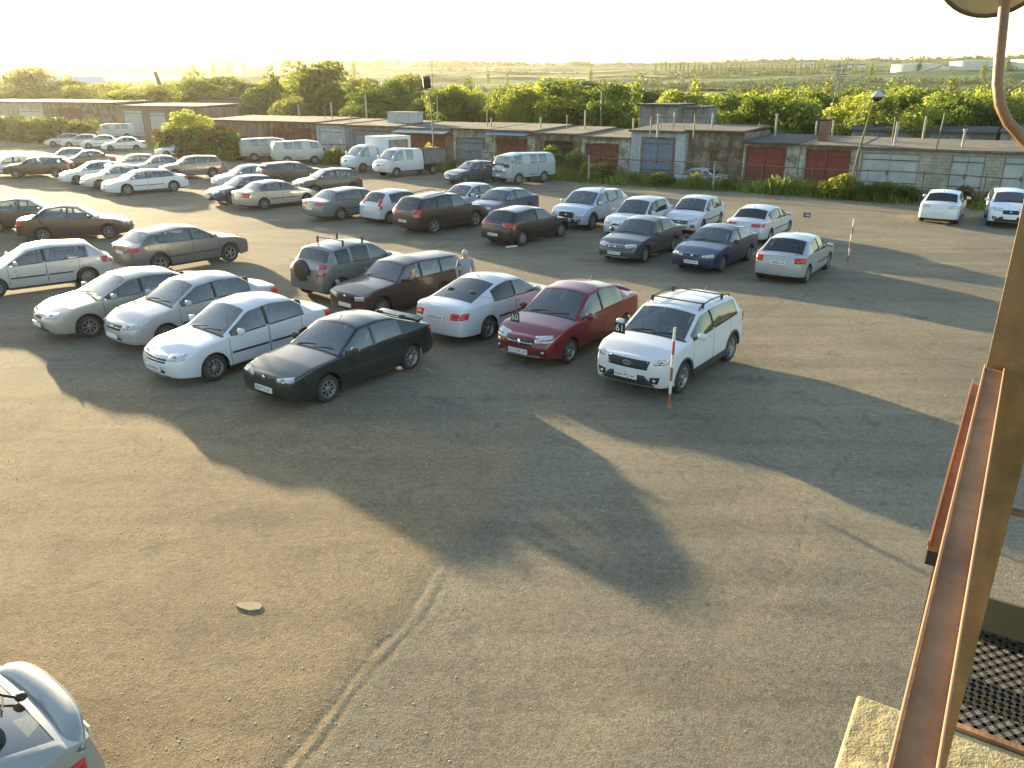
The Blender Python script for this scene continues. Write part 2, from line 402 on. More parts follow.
    for i,t in enumerate(tags): T.setdefault('bodyall' if t[0] in('body','pil') else t,[]).append(i)
    bi=T['bodyall']
    body=sub('body',bi,[pm,M['dark']],[1 if tags[i][0]=='pil' else 0 for i in bi])
    if ('hood',) in T: sub('hood',T[('hood',)],[pm])
    gl=M['tint'] if S['tint'] else M['glass']
    if ('ws',) in T: sub('windshield',T[('ws',)],[gl if S['tint']=='all' else M['glass']],push=-.006)
    if ('rw',) in T: sub('rear_window',T[('rw',)],[gl if not S['rtint'] else M['tint']],push=-.006)
    dobj={}
    for t in T:
        if t[0]=='door': 
            dobj[(t[1],t[2])]=sub('door',T[t],[pm])
            a,b=doors[t[1]]; yy=float(np.interp((a+b)/2,xs,P[:,5,1])); zz=float(np.interp(a+.15,xs,P[:,5,2]))-.03
            hb=MB(); hb.ell((a+.15,t[2]*(yy+.015),zz),(.085,.018,.016),p=.7,n=8,m=4)
            h=hb.build('handle',M['plastic'] if S['handle']=='black' else pm,dobj[(t[1],t[2])]); h.color=(*color,1)
    for t in T:
        if t[0]=='win':
            par=dobj.get((t[1],t[2]),root)
            sub('window',T[t],[M['tint'] if (S['rtint'] and t[1]>0) or S['tint']=='all' else gl],parent=par,push=-.006)
    bvh=BVHTree.FromPolygons([Vector(v) for v in verts],[tuple(f) for f in faces])
    def cast(cx,phi,z):
        d=Vector((math.cos(phi),math.sin(phi),0)); o=Vector((cx,0,z))+d*4
        hit=bvh.ray_cast(o,-d)[0]
        return (hit if hit else Vector((cx,0,z))+d*.7), d
    cf,cr=Fx-.75,Rx+.75
    def patch(nm,front,corners,mat,off=.012,nu=7,nv=3,parent=root,label=None,flip=1):
        """corners: (phi,z) TL,TR,BR,BL in degrees from the nose (or tail) axis"""
        V_=[];cx=cf if front else cr
        for layer in (off,-.03):
            for b in range(nv+1):
                for a in range(nu+1):
                    u=a/nu;v=b/nv
                    pt=[(corners[0][i]*(1-u)+corners[1][i]*u)*(1-v)+(corners[3][i]*(1-u)+corners[2][i]*u)*v for i in(0,1)]
                    ph=R(pt[0]*flip) if front else math.pi-R(pt[0]*flip)
                    edge=(a in(0,nu) or b in(0,nv))
                    hit,d=cast(cx,ph,pt[1]); V_.append(hit+d*(layer-(.006 if edge and layer>0 else 0)))
        K=(nu+1)*(nv+1);Fs=[]
        for b in range(nv):
            for a in range(nu): i=b*(nu+1)+a; Fs.append((i,i+1,i+nu+2,i+nu+1))
        per=[a for a in range(nu+1)]+[ (b)*(nu+1)+nu for b in range(1,nv+1)]+[nv*(nu+1)+a for a in range(nu-1,-1,-1)]+[b*(nu+1) for b in range(nv-1,0,-1)]
        for i in range(len(per)):
            a,b=per[i],per[(i+1)%len(per)]; Fs.append((a,a+K,b+K,b))
        m=MB(); m.add(V_,Fs,0,True); me=m.mesh(nm,mat)
        bm=bmesh.new(); bm.from_mesh(me); bmesh.ops.recalc_face_normals(bm,faces=bm.faces); bm.to_mesh(me); bm.free()
        o=mesh_obj(nm,me,None,parent)
        if label:o['label']=label
        return o
    # lights, grille, plates
    if S['head']:
        a,b,z0,z1=S['head']
        for s in (1,-1):
            o=patch('headlight',True,[(a,z1-.015),(b,z1+.03),(b-3,z0+.045),(a,z0)],M['lamp'],flip=s)
            if S['gtype']!='round':
                ph=R((a+b)/2-2)*s; hit,d=cast(cf,ph,(z0+z1)/2+.012)
                mm=MB(); q=d.to_track_quat('Y','Z').to_matrix()
                mm.lathe([(.052,.0),(.05,.012),(.034,.004),(.0,.0)],n=14,axis='y'); mm.v=[tuple(q@Vector(v)+hit+d*.012) for v in mm.v]
                mm.build('reflector',M['chrome'],o)
    if kind=='van':
        for s in (1,-1):
            hit,d=cast(cf,R(S['head'][0]+3)*s,.93); mm=MB(); mm.lathe([(.115,-.02),(.11,.03),(.09,.035),(.06,.05),(0,.055)],n=16,axis='y')
            mm.v=[(hit.x+v[1],hit.y+v[0],hit.z+v[2]) for v in mm.v]; mm.build('headlight_ring',M['chrome'],root)
    if S['grille']:
        a,z0,z1=S['grille']
        gr=patch('grille',True,[(-a,z1),(a,z1),(a*.86,z0),(-a*.86,z0)],M['plastic'],nu=9,off=.008)
        if S['gtype']!='none':
            nb={'bar':1,'slats':4,'chrome':2}.get(S['gtype'],1)
            for i in range(nb):
                zz=z0+(z1-z0)*(i+.7)/(nb+.4)
                patch('grille_bar',True,[(-a*.9,zz+.009),(a*.9,zz+.009),(a*.9,zz-.009),(-a*.9,zz-.009)],M['chrome'] if S['gtype'] in('bar','chrome') else M['dark'],off=.016,nv=1,parent=gr)
        hit,d=cast(cf,0,(z0+z1)/2+.01); e=MB()
        if S['emb']=='diamond':
            o_=[(0,.0,.085),(0,.055,0),(0,0,-.085),(0,-.055,0)]; i_=[(0,0,.035),(0,.022,0),(0,0,-.035),(0,-.022,0)]
            vs=[(p[0],p[1],p[2]) for p in o_]+[(p[0]+.012,p[1],p[2]) for p in i_]+[(-.01,p[1],p[2]) for p in i_]
            e.add(vs,[(i,(i+1)%4,4+(i+1)%4,4+i) for i in range(4)]+[(4+i,4+(i+1)%4,8+(i+1)%4,8+i) for i in range(4)]); 
        elif S['emb']=='oval_h':
            pts=[(0,.085*math.cos(t),.045*math.sin(t)) for t in [2*math.pi*k/20 for k in range(21)]]
            e.tube(pts,.006,6,caps=False); e.tube([(0,.035,-.032),(0,.022,.034)],.006,6); e.tube([(0,-.022,-.034),(0,-.035,.032)],.006,6); e.tube([(0,.03,0),(0,-.03,.0)],.006,6)
        elif S['emb']=='boat':
            pts=[(0,.09*math.cos(t),.04*math.sin(t)) for t in [2*math.pi*k/20 for k in range(21)]]; e.tube(pts,.006,6,caps=False); e.tube([(0,-.05,-.015),(0,.0,.02),(0,.04,-.01)],.007,6)
        else:
            e.lathe([(.045,0),(.04,.012),(0,.014)],n=14); e.v=[(v[2],v[0],v[1]) for v in e.v]
        e.v=[(v[0]+hit.x+.02,v[1]+hit.y,v[2]+hit.z) for v in e.v]; e.build('emblem',M['chrome'],gr)
    if S['lower']:
        zl=gc+.14; lw=patch('lower_intake',True,[(-26,zl+.10),(26,zl+.10),(22,zl),(-22,zl)],M['dark'],off=.004)
    if S['fog']:
        for s in(1,-1):
            f_=patch('fog_lamp_recess',True,[(33,gc+.30),(44,gc+.33),(42,gc+.17),(33,gc+.17)],M['dark'],off=.008,nu=4,flip=s)
            hit,d=cast(cf,R(38*s),gc+.24); mm=MB(); mm.ell(hit+d*.005,(.035,.035,.035)); mm.build('fog_lamp',M['lamp'],f_)
    if S['trim']=='blackbump' or S['clad']:
        patch('lower_bumper_trim',True,[(-26,gc+(.32 if S['clad'] else .19)),(26,gc+(.32 if S['clad'] else .19)),(44,gc+.05),(-44,gc+.05)],M['plastic'],off=.014,nu=16,nv=5)
    if S.get('silverlip'): patch('bumper_lip',True,[(-36,gc+.135),(36,gc+.135),(30,gc+.075),(-30,gc+.075)],M['rim'],off=.022,nu=12,nv=2)
    if S['tl']:
        a,b,z0,z1=S['tl']
        for s in (1,-1):
            o=patch('tail_light',False,[(a,z1),(b,z1+.01),(b-4,z0+.02),(a+1,z0)],M[S.get('tlm','red')],flip=s)
            if z1-z0>.12: patch('indicator_lens',False,[(a+4,z0+(z1-z0)*.42),(b-8,z0+(z1-z0)*.42),(b-8,z0+.04),(a+4,z0+.03)],M['orange'] if S.get('tlo') else M['lamp'],off=.017,flip=s,parent=o,nv=1,nu=4)
        patch('tailgate_gap',False,[(-34,S['plate_r']+.13),(34,S['plate_r']+.13),(34,S['plate_r']+.118),(-34,S['plate_r']+.118)],M['seam'],off=.003,nv=1,nu=10)
        zl=gc+.2; patch('bumper_gap',False,[(-40,zl+.20),(40,zl+.20),(40,zl+.19),(-40,zl+.19)],M['seam'],off=.003,nv=1,nu=10)
        patch('rear_valance',False,[(-33,gc+.20),(33,gc+.20),(28,gc+.11),(-28,gc+.11)],M['plastic'],off=.006,nv=1,nu=8)
    for front,zp in ((True,S['plate_f']),(False,S['plate_r'])):
        if S.get('truck') and not front: continue
        hit,d=cast(cf if front else cr,0 if front else math.pi,zp); s=1 if front else -1
        m=MB(); m.box((-.008,-.26,-.056),(.010,.26,.056)); pl=m.build('license_plate',M['plate']); pl.parent=root
        pl.location=(hit.x+s*.03,0,zp); 
        if not front: pl.rotation_euler=(0,0,math.pi)
        txt=S.get('plate')
        if txt:
            t=mesh_obj('plate_text',text_mesh(txt,.098),M['ink'],pl); t.rotation_euler=(R(90),0,R(90)); t.location=(.0125,-.01,0); t.scale=(.98,1,1)
    # cladding
    if S['clad']:
        for a in ax:
            for s in (1,-1):
                vs=[];K=15
                for i in range(K):
                    th=math.pi*i/(K-1)
                    for rr,o in ((Ra-.012,-.06),(Ra-.012,.022),(Ra+.05,.020),(Ra+.06,-.01)):
                        x_=a+rr*math.cos(th); z_=r+rr*math.sin(th)
                        j=int(np.argmin(np.abs(xs-x_))); yy=w[j]*(1-.02)
                        vs.append((x_,s*(yy+o),z_))
                m=MB(); m.add(vs,[(i*4+c,i*4+c+1,i*4+c+5,i*4+c+4) for i in range(K-1) for c in range(3)],0,True); m.build('wheel_arch_trim',M['plastic'],root)
        for s in(1,-1):
            m=MB(); m.box((ax[1]+Ra+.04,s*W/2*.93,gc+.06),(ax[0]-Ra-.04,s*(W/2+.012),gc+.2)); m.build('sill_trim',M['plastic'],root)
    # rub strips, side repeaters
    if ((H*1000+L*7000+ang*31)%2<1.1 and not S['clad']) or S['trim']=='old':
        for s in (1,-1):
            for (da,db) in S['doors']:
                pts=[]
                for x_ in np.linspace(X(db)+.03,X(da)-.03,6):
                    h_=bvh.ray_cast(Vector((x_,s*4,S.get('stripz',.50+gc*.3))),Vector((0,-s,0)))[0]
                    if h_: pts.append(h_+Vector((0,s*.004,0)))
                if len(pts)>3:
                    m=MB()
                    for q0,q1 in zip(pts[:-1],pts[1:]): m.bar(q0,q1,.014,.045)
                    k_=S['doors'].index((da,db)); o=m.build('rub_strip',M['plastic'],dobj.get((k_,s),root))
    # chassis and cabin
    m=MB(); xe=Fx-.45; m.box((Rx+.3,-W/2+.26,gc),(xe,W/2-.26,min(S['belt0'],.6+gc)-.12))
    m.box((-wb/2+Ra+.02,-W/2+.06,gc+.02),(wb/2-Ra-.02,W/2-.06,gc+.14))
    zf=min(.6+gc,S['belt0'])-.10
    if not S.get('truck'): m.box((-wb/2-.3,-W/2+.08,zf+.0),(-wb/2+.35,W/2-.08,S['belt1']-.12)) 
    m.box((xc-.25,-W/2+.08,S['belt0']-.22),(xc+.12,W/2-.08,S['belt0']-.03)); m.build('chassis',M['dark'],root)
    sz=min(S['belt0'],1.15)-.42
    for sx in ((xw-.32,-.38),(xw-.32,.38)) + (() if S.get('truck') else ((xw-1.15,-.36),(xw-1.15,.36))):
        o=mesh_obj('seat',SEAT,None,root); o.location=(sx[0]-.1,sx[1],sz)
    m=MB(); q=[(xc-.38+.07*math.cos(t),.37+.18*math.sin(t),S['belt0']-.02+.15*math.cos(t)) for t in [2*math.pi*k/14 for k in range(15)]]; m.tube(q,.014,5,caps=False); m.build('steering_wheel',M['dark'],root)
    # mirrors
    if S['mirror']:
        for s in(1,-1):
            xm=xc-.30; yy=float(np.interp(xm,xs,P[:,7,1])); zz=float(np.interp(xm,xs,zs))+.09
            if kind in('van','truck'): xm=X(S['doors'][0][0])-.02; yy=float(np.interp(xm,xs,P[:,8,1])); zz=S['belt0']+.25
            m=MB(); h_=.17 if kind in('van','truck') else .075
            m.ell((xm,s*(yy+.13),zz),(.06,.10,h_),p=.72,n=12,m=8); m.bar((xm,s*(yy-.02),zz-.04),(xm,s*(yy+.08),zz-.03),.05,.03,1)
            o=m.build('side_mirror',[M['plastic'] if S['handle']=='black' else pm,M['plastic']],root); o.color=(*color,1)
            m=MB(); m.ell((xm-.056,s*(yy+.13),zz),(.008,.085,h_*.82),p=.7,n=10,m=6); m.build('mirror_glass',M['chrome'],o)
    # wipers
    m=MB()
    for y0,y1 in ((-.05,.5),(-.55,-.02)):
        za=zc+.03; xa=xc-.05; m.tube([(xa+.03,y0,za-.02),(xa-.02,(y0+y1)/2,za+.015),(xa-.05,y1,za+.03)],.009,5)
    m.build('wiper',M['dark'],root)
    if S.get('rwiper'):
        zz=float(np.interp(xb+.10,xs,zt)); m=MB(); m.tube([(xb+.02,0,zz+.0),(xb+.12,-.10,zz+.05),(xb+.22,-.42,float(np.interp(xb+.22,xs,zt))+.01)],.012,6); m.tube([(xb+.12,-.10,zz+.05),(xb+.2,.10,float(np.interp(xb+.2,xs,zt))+.02)],.008,5); m.ell((xb+.02,0,zz+.02),(.05,.06,.035)); m.build('rear_wiper',M['dark'],root)
    if S['H']<1.9:
        xa=xr+.12 if kind!='lift' else xw-.05; 
        if S.get('ant')=='front': xa=xw-.12
        za=float(np.interp(xa,xs,zt)); m=MB(); m.tube([(xa,0,za-.01),(xa-.05,0,za+.05),(xa-.12,0,za+.1)],.008,5); m.build('antenna',M['dark'],root)
    if S['rails'] or S['rack']:
        for s in (1,-1):
            if S['rails']:
                m=MB(); x0,x1=xr+.1,xw-.15; pts=[(x0,s*W/2*S['tw']*.93,float(np.interp(x0,xs,zt))-.03)]
                for t in np.linspace(.06,.94,7): xx=x0+(x1-x0)*t; pts.append((xx,s*W/2*S['tw']*.93,float(np.interp(xx,xs,zt))+.035))
                pts.append((x1,s*W/2*S['tw']*.93,float(np.interp(x1,xs,zt))-.03)); m.tube(pts,.016,6); m.build('roof_rail',M['plastic'],root)
        if S['rack']:
            m=MB(); hh=.14 if not S['rails'] else .075
            for xx in (xw-.35,xr+.55):
                za=float(np.interp(xx,xs,zt)); yy=W/2*S['tw']*.95
                m.bar((xx,-yy,za+hh-.02),(xx,yy,za+hh-.02),.045,.022)
                for s in(1,-1): m.bar((xx,s*yy*.97,za-.05),(xx,s*yy*.97,za+hh),.05,.04,up=(1,0,0))
            m.build('roof_rack',M['plastic'],root)
    if S['spoiler']:
        m=MB(); 
        if S['spoiler']=='wing':
            x0=xb+.02; z0=zb_+.02; pts=[]
            for u in np.linspace(-1,1,9): pts.append((x0-.06*u*u+.03,u*W*.40,z0+.045-.03*u**4))
            for i in range(8): m.bar(pts[i],pts[i+1],.20,.04,up=(0.15,0,1))
            for s in(1,-1): m.bar((x0,s*W*.36,z0-.06),(x0,s*W*.36,z0+.035),.10,.04,up=(1,0,0))
        elif S['spoiler'] in ('deck','lip'):
            K=16;vs=[];lp=S['spoiler']=='lip'
            for i in range(K+1):
                u=-1+2*i/K; y=u*W*(.36 if lp else .462); sw=(.10 if lp else .16)*abs(u)**3+(.05 if lp else 0); up=(.03 if lp else .055)*(1-abs(u)**8); z1=S['tail']+.01-.05*u*u-.05*abs(u)**10
                vs+=[(Rx-.03+sw,y,z1+up),(Rx+.02+sw,y,z1+up+.022),(Rx+.17+sw*.6,y,z1+up*.75+.012),(Rx+.21+sw*.5,y,z1-.02),(Rx+.0+sw,y,z1-.03)]
            m.add(vs,[(i*5+c,i*5+(c+1)%5,i*5+5+(c+1)%5,i*5+5+c) for i in range(K) for c in range(5)]+[(0,1,2,3,4),(K*5+4,K*5+3,K*5+2,K*5+1,K*5)],0,True)
        else:
            z0=float(np.interp(xr,xs,zt)); K=12;vs=[]
            for i in range(K+1):
                u=-1+2*i/K; y=u*W/2*S['tw']*1.02; dz=-.05*u**2-.04*abs(u)**6; dx=.07*u**2
                vs+=[(xr+.10+dx*.3,y,z0+.012+dz),(xr-.20+dx,y,z0-.005+dz),(xr-.21+dx,y,z0-.035+dz),(xr-.02+dx*.5,y,z0-.075+dz)]
            m.add(vs,[(i*4+c,i*4+(c+1)%4,i*4+4+(c+1)%4,i*4+4+c) for i in range(K) for c in range(4)]+[(0,1,2,3),(K*4+3,K*4+2,K*4+1,K*4)],0,True)
        o=m.build('rear_spoiler',pm,root); o.color=(*color,1)
    # wheels
    if 'ns' not in kw and S['rim']=='alloy': S['ns']=(5,6,8,10,12,7)[int(abs(pos[0]*37+pos[1]*91))%6]; S['rim']='steel' if int(abs(pos[0]*13))%4==0 else 'alloy'
    wm=wheel_meshes(r,S['ns'],S['rim'])
    for a in (wb/2,-wb/2):
        for s in(1,-1):
            o=mesh_obj('wheel',wm[0],None,root); o.location=(a,s*(W/2-.125),r); o.rotation_euler=(0,random.uniform(0,6),0 if s>0 else math.pi)
            mesh_obj('rim',wm[1],None,o)
    if S.get('spare'):
        m=MB(); m.lathe([(.0,.13),(.2,.13),(.31,.10),(.335,.05),(.335,-.05),(.2,-.1)],n=24,axis='y'); m.v=[(Rx-.07-v[1],v[0]+.05,v[2]+.95) for v in m.v]; m.build('spare_wheel_cover',M['plastic'],root)
    root['_dims']=0; del root['_dims']
    return root, S
def fit_heading(kind,kw,wa,wb_,lo,hi):
    """heading for which wheel wa stands at its image point and wheel wb_ in its image column"""
    S=spec(kind,kw); best=None
    for a in np.linspace(lo,hi,121):
        c,s=math.cos(R(a)),math.sin(R(a)); p=place(kind,[wa],a,kw); k=wb_[0]; lx=S['wb']/2*(1 if k[0]=='F' else -1); ly=(S['W']/2-.09)*(1 if k[1]=='L' else -1)
        q=Vector((p.x+lx*c-ly*s,p.y+lx*s+ly*c,-CAM_H)); dep=q.y*math.cos(PITCH)-q.z*math.sin(PITCH); e=abs(512+F_PX*q.x/dep-wb_[1])
        if best is None or e<best[0]: best=(e,a)
    return best[1]
def place(kind,anchors,ang,kw):
    """anchors: list of ('FL'|'FR'|'RL'|'RR'|'roof', u, v) in the photo; returns mean ground origin"""
    S=spec(kind,kw); c,s=math.cos(R(ang)),math.sin(R(ang)); P=Vector((0,0,0))
    for a,u,v in anchors:
        if a=='roof': lx,ly,z=S['wb']/2+S['fo']-(S['wt'][0]+S['rt'][0])/2,0,S['H']-.01
        elif a=='hood': lx,ly,z=S['wb']/2+S['fo']-.1,0,S['hood0']
        else: lx=S['wb']/2*(1 if a[0]=='F' else -1); ly=(S['W']/2-.09)*(1 if a[1]=='L' else -1); z=0
        g=gp(u,v,z); P+=Vector((g.x-(lx*c-ly*s),g.y-(lx*s+ly*c),0))
    return P/len(anchors)
def car(kind,anchors,ang,color,label,cat='car',group='cars parked in the lot',name='parked_car',**kw):
    p=place(kind,anchors,ang,kw); return make_car(kind,label,cat,color,p,ang,group,name,**kw)
# ------------------------------------------------------------ frame of the lot
FD=Vector((-.837,.548,0)).normalized(); FN=Vector((.548,.837,0)).normalized(); FA=Vector((30,40.9,0))
def on_line(px, off=0.0):
    """point of the vertical plane parallel to the back fence (off metres beyond it) seen in image column px"""
    d=ray(px,HOR_Y); A=FA+FN*off
    # solve d*t = A + FD*s
    det=d.x*(-FD.y)+FD.x*d.y; t=(A.x*(-FD.y)+FD.x*A.y)/det
    return Vector((d.x*t,d.y*t,0))
def z_at(p, y):
    """height of the point above ground point p that projects to image row y"""
    hd=math.hypot(p.x,p.y); px=512+F_PX*(p.x/ (p.y*math.cos(PITCH)))   # near-horizon column
    lo,hi=-5,60
    for _ in range(40):
        m=(lo+hi)/2; dz=m-CAM_H
        dep=p.y*math.cos(PITCH)-dz*math.sin(PITCH); yy=-(dz*math.cos(PITCH)+p.y*math.sin(PITCH))
        v=384+F_PX*yy/dep
        if v>y: lo=m
        else: hi=m
    return (lo+hi)/2
# ------------------------------------------------------------ terrain
def terr(x,y):
    D=np.hypot(x,y); az=np.arctan2(x,np.maximum(y,1e-3))
    t=np.clip((D-260)/1350,0,1)
    z=(56+2*np.clip(az*1.6,-.6,1))*t**1.15
    z=z+np.clip((D-220)/300,0,1)*(fbm(x/190,y/130,4,3)*7+ fbm(x/60+3,y/38,3,8)*2.2)*np.clip(1.2-(D/2600),.3,1)
    z=z-np.clip((D-1700)/1500,0,1)*18
    z=z*(np.cos(np.clip(np.abs(az)-1.3,0,1.5))>0)
    return z-.35*np.clip((D-55)/40,0,1)-.06
def build_ground():
    rad=np.concatenate([np.linspace(0,60,13),np.geomspace(66,4200,190)]); A=np.radians(np.concatenate([np.arange(-62,62,.45),np.arange(62,298,6)]))
    rr,aa=np.meshgrid(rad,A,indexing='ij'); x=rr*np.sin(aa); y=rr*np.cos(aa); z=terr(x,y); nr,na=rr.shape
    me=bpy.data.meshes.new('ground'); me.vertices.add(nr*na); me.vertices.foreach_set('co',np.stack([x,y,z],-1).reshape(-1))
    i=np.arange(nr*na).reshape(nr,na); a=i[:-1,:];b=i[1:,:]; a2=np.roll(a,-1,1);b2=np.roll(b,-1,1)
    q=np.stack([a,a2,b2,b],-1).reshape(-1,4)[:, ::-1]
    me.loops.add(q.size); me.loops.foreach_set('vertex_index',q.reshape(-1)); me.polygons.add(len(q)); me.polygons.foreach_set('loop_start',np.arange(0,q.size,4)); me.polygons.foreach_set('loop_total',np.full(len(q),4))
    me.update(); me.validate(); me.polygons.foreach_set('use_smooth',[True]*len(me.polygons))
    m,nt,bs=newmat('meadow'); tc=nd(nt,'ShaderNodeTexCoord'); mp=nd(nt,'ShaderNodeMapping'); mp.inputs['Scale'].default_value=(.006,.016,.0); mp.inputs['Rotation'].default_value=(0,0,R(8))
    nt.links.new(tc.outputs['Object'],mp.inputs[0]); n=nd(nt,'ShaderNodeTexNoise'); n.inputs['Scale'].default_value=1; n.inputs['Detail'].default_value=8; n.inputs['Roughness'].default_value=.62; nt.links.new(mp.outputs[0],n.inputs[0])
    c=ramp(nt,n.outputs['Fac'],[(.30,(.07,.11,.03)),(.43,(.13,.185,.05)),(.53,(.20,.25,.08)),(.62,(.33,.31,.16)),(.72,(.15,.21,.06))])
    n2=noise_node(nt,.045,6,.7); k=ramp(nt,n2.outputs['Fac'],[(.35,.45),(.6,1.0)]); c=mixc(nt,1.0,c,k,'MULTIPLY'); nt.links.new(c,bs.inputs['Base Color']); bs.inputs['Roughness'].default_value=.95; bs.inputs['Specular IOR Level'].default_value=.1
    n3=noise_node(nt,.12,5,.7); bump(nt,n3.outputs['Fac'],bs,.8,2.5)
    me.materials.append(m); o=bpy.data.objects.new('ground',me); link(o); tag(o,kind='structure'); return o
build_ground()
# lot surface: one fine sheet, its unevenness is real
def seg_d(x,y,pts):
    d=np.full(x.shape,1e9)
    for (ax,ay),(bx,by) in zip(pts[:-1],pts[1:]):
        vx,vy=bx-ax,by-ay; t=np.clip(((x-ax)*vx+(y-ay)*vy)/(vx*vx+vy*vy),0,1); d=np.minimum(d,np.hypot(x-ax-vx*t,y-ay-vy*t))
    return d
def pg(*uv): return [tuple(gp(u,v)[:2]) for u,v in uv]
EDGE=pg((445,565),(425,600),(405,630),(378,655),(350,690),(322,730),(285,775),(250,820))
LEDGE=pg((150,425),(215,450),(260,470),(330,490))
CR1=pg((850,450),(828,480),(805,515),(795,560),(770,600),(715,680),(665,760),(640,800))
CR2=pg((960,330),(905,395),(850,450)); CR3=pg((700,355),(745,325),(800,290),(880,235),(920,215))
CR4=pg((560,400),(640,440),(690,480),(730,500)); CR5=pg((600,700),(560,620),(585,560))
LOTZ={}
def lotz(px_,py_):
    r_=math.hypot(px_,py_); i=(math.log(max(r_,2.2))-LOTZ['l0'])/LOTZ['dl']; j=(math.degrees(math.atan2(px_,py_))-LOTZ['a0'])/LOTZ['da']; Z=LOTZ['z']
    if not (0<=i<639 and 0<=j<559): return -.03
    i0,j0=int(i),int(j); fi,fj=i-i0,j-j0
    return float(Z[i0,j0]*(1-fi)*(1-fj)+Z[i0+1,j0]*fi*(1-fj)+Z[i0,j0+1]*(1-fi)*fj+Z[i0+1,j0+1]*fi*fj)
def build_lot():
    rad=np.geomspace(2.2,125,640); A=np.radians(np.linspace(-66,64,560))
    rr,aa=np.meshgrid(rad,A,indexing='ij'); x=rr*np.sin(aa); y=rr*np.cos(aa)
    far=np.clip(1.3-rr/60,.15,1)
    z=fbm(x/5.5,y/5.5,3,21)*.026*far+fbm(x/1.8+9,y/1.8,3,5)*.003*far+fbm(x*5.5,y*5.5,3,15)*.0014*np.clip(1.6-rr/14,0,1)
    dirtside=np.zeros_like(x)
    # dirt area lies left of EDGE line
    e0,e1=np.array(EDGE[0]),np.array(EDGE[-1]); nx,ny=-(e1-e0)[1],(e1-e0)[0]; sd=((x-e0[0])*nx+(y-e0[1])*ny)/math.hypot(nx,ny)
    wob=fbm(x/1.8,y/1.8,4,33)*.8
    dirtside=np.clip((-(sd)*1.0+wob*.35)*2.5+.5,0,1) if ((-8-e0[0])*nx+(6-e0[1])*ny)<0 else np.clip((sd+wob*.35)*2.5+.5,0,1)
    le=seg_d(x,y,[(p[0],p[1]) for p in LEDGE]); 
    cap=np.clip((13.6-(y+.25*x)+wob*1.2)*.5+.5,0,1)
    dirt=dirtside*cap
    dE=seg_d(x,y,EDGE); jag=fbm(x*2.2,y*2.2,3,77)*.06
    z+= dirt*np.clip(dE/.35,0,1)*.012*(1+fbm(x*3.1,y*3.1,3,44)*.12)
    jit=np.clip(.65+fbm(x*1.7,y*1.7,3,81)*1.2,.2,1); jag=fbm(x*1.9,y*1.9,4,77)*.09; ridge=np.exp(-((dE+jag)/.02)**2)*jit; z+= ridge*.009; z-=np.exp(-((dE-.07+jag)/.04)**2)*.010*jit
    cr=np.zeros_like(x)
    for C_,wd in ((CR1,.018),(CR2,.025),(CR3,.05),(CR4,.02),(LEDGE,.05)):
        d=seg_d(x+fbm(x*1.4,y*1.4,3,50)*.12,y+fbm(x*1.4,y*1.4,3,51)*.12,C_); cr=np.maximum(cr,np.exp(-(d/wd)**2)*np.clip(.55+fbm(x*1.1,y*1.1,2,60)*1.5,0,1))
    d1=seg_d(x,y,CR1); z+=np.exp(-(d1/.8)**2)*.018*far*(1+fbm(x,y,2,9))
    z-=cr*.004
    z-= .03
    LOTZ.update(z=z,l0=math.log(2.2),dl=math.log(125/2.2)/639,a0=-66.,da=130./559)
    keep=((x-FA.x)*FN.x+(y-FA.y)*FN.y)<-.2+.5*fbm(x/2.,y/2.,3,90)
    me=bpy.data.meshes.new('parking_lot'); nr,na=x.shape; me.vertices.add(nr*na); me.vertices.foreach_set('co',np.stack([x,y,z],-1).reshape(-1))
    i=np.arange(nr*na).reshape(nr,na); q=np.stack([i[:-1,:-1],i[:-1,1:],i[1:,1:],i[1:,:-1]],-1)[keep[:-1,:-1]][:, ::-1]
    me.loops.add(q.size); me.loops.foreach_set('vertex_index',q.reshape(-1)); me.polygons.add(len(q)); me.polygons.foreach_set('loop_start',np.arange(0,q.size,4)); me.polygons.foreach_set('loop_total',np.full(len(q),4))
    me.update(); me.polygons.foreach_set('use_smooth',[True]*len(me.polygons))
    for nm,val in (('dirt',dirt),('crack',cr),('sand',np.clip(ridge*.3+np.exp(-(le/.25)**2)*.3,0,1))):
        at=me.attributes.new(nm,'FLOAT','POINT'); at.data.foreach_set('value',val.reshape(-1).astype(np.float32))
    m,nt,bs=newmat('worn_asphalt'); A_=lambda n:(lambda q:(setattr(q,'attribute_name',n),q)[1])(nd(nt,'ShaderNodeAttribute')).outputs['Fac']
    n1=noise_node(nt,.22,7,.65); n2=noise_node(nt,9,8,.75); n3=noise_node(nt,70,3,.7); n4=noise_node(nt,.9,6,.7,dist=.6)
    asp=ramp(nt,n1.outputs['Fac'],[(.30,(.160,.138,.102)),(.46,(.200,.174,.124)),(.58,(.235,.203,.142)),(.72,(.27,.228,.15))])
    drt=ramp(nt,n4.outputs['Fac'],[(.3,(.19,.148,.093)),(.5,(.25,.192,.117)),(.7,(.295,.228,.132))])
    c=mixc(nt,A_('dirt'),asp,drt)
    k=ramp(nt,n2.outputs['Fac'],[(.25,.6),(.5,.97),(.75,1.2)]); c=mixc(nt,1,c,k,'MULTIPLY')
    k=ramp(nt,n3.outputs['Fac'],[(.3,.45),(.5,1.0),(.7,1.7)]); c=mixc(nt,.75,c,k,'MULTIPLY')
    n6=noise_node(nt,30,3,.7); k=ramp(nt,n6.outputs['Fac'],[(.34,.62),(.5,1.0),(.66,1.35)]); c=mixc(nt,.45,c,k,'MULTIPLY')
    tcs=nd(nt,'ShaderNodeTexCoord'); mps=nd(nt,'ShaderNodeMapping'); mps.inputs['Rotation'].default_value=(0,0,R(35)); mps.inputs['Scale'].default_value=(.09,1.5,1); nt.links.new(tcs.outputs['Object'],mps.inputs[0])
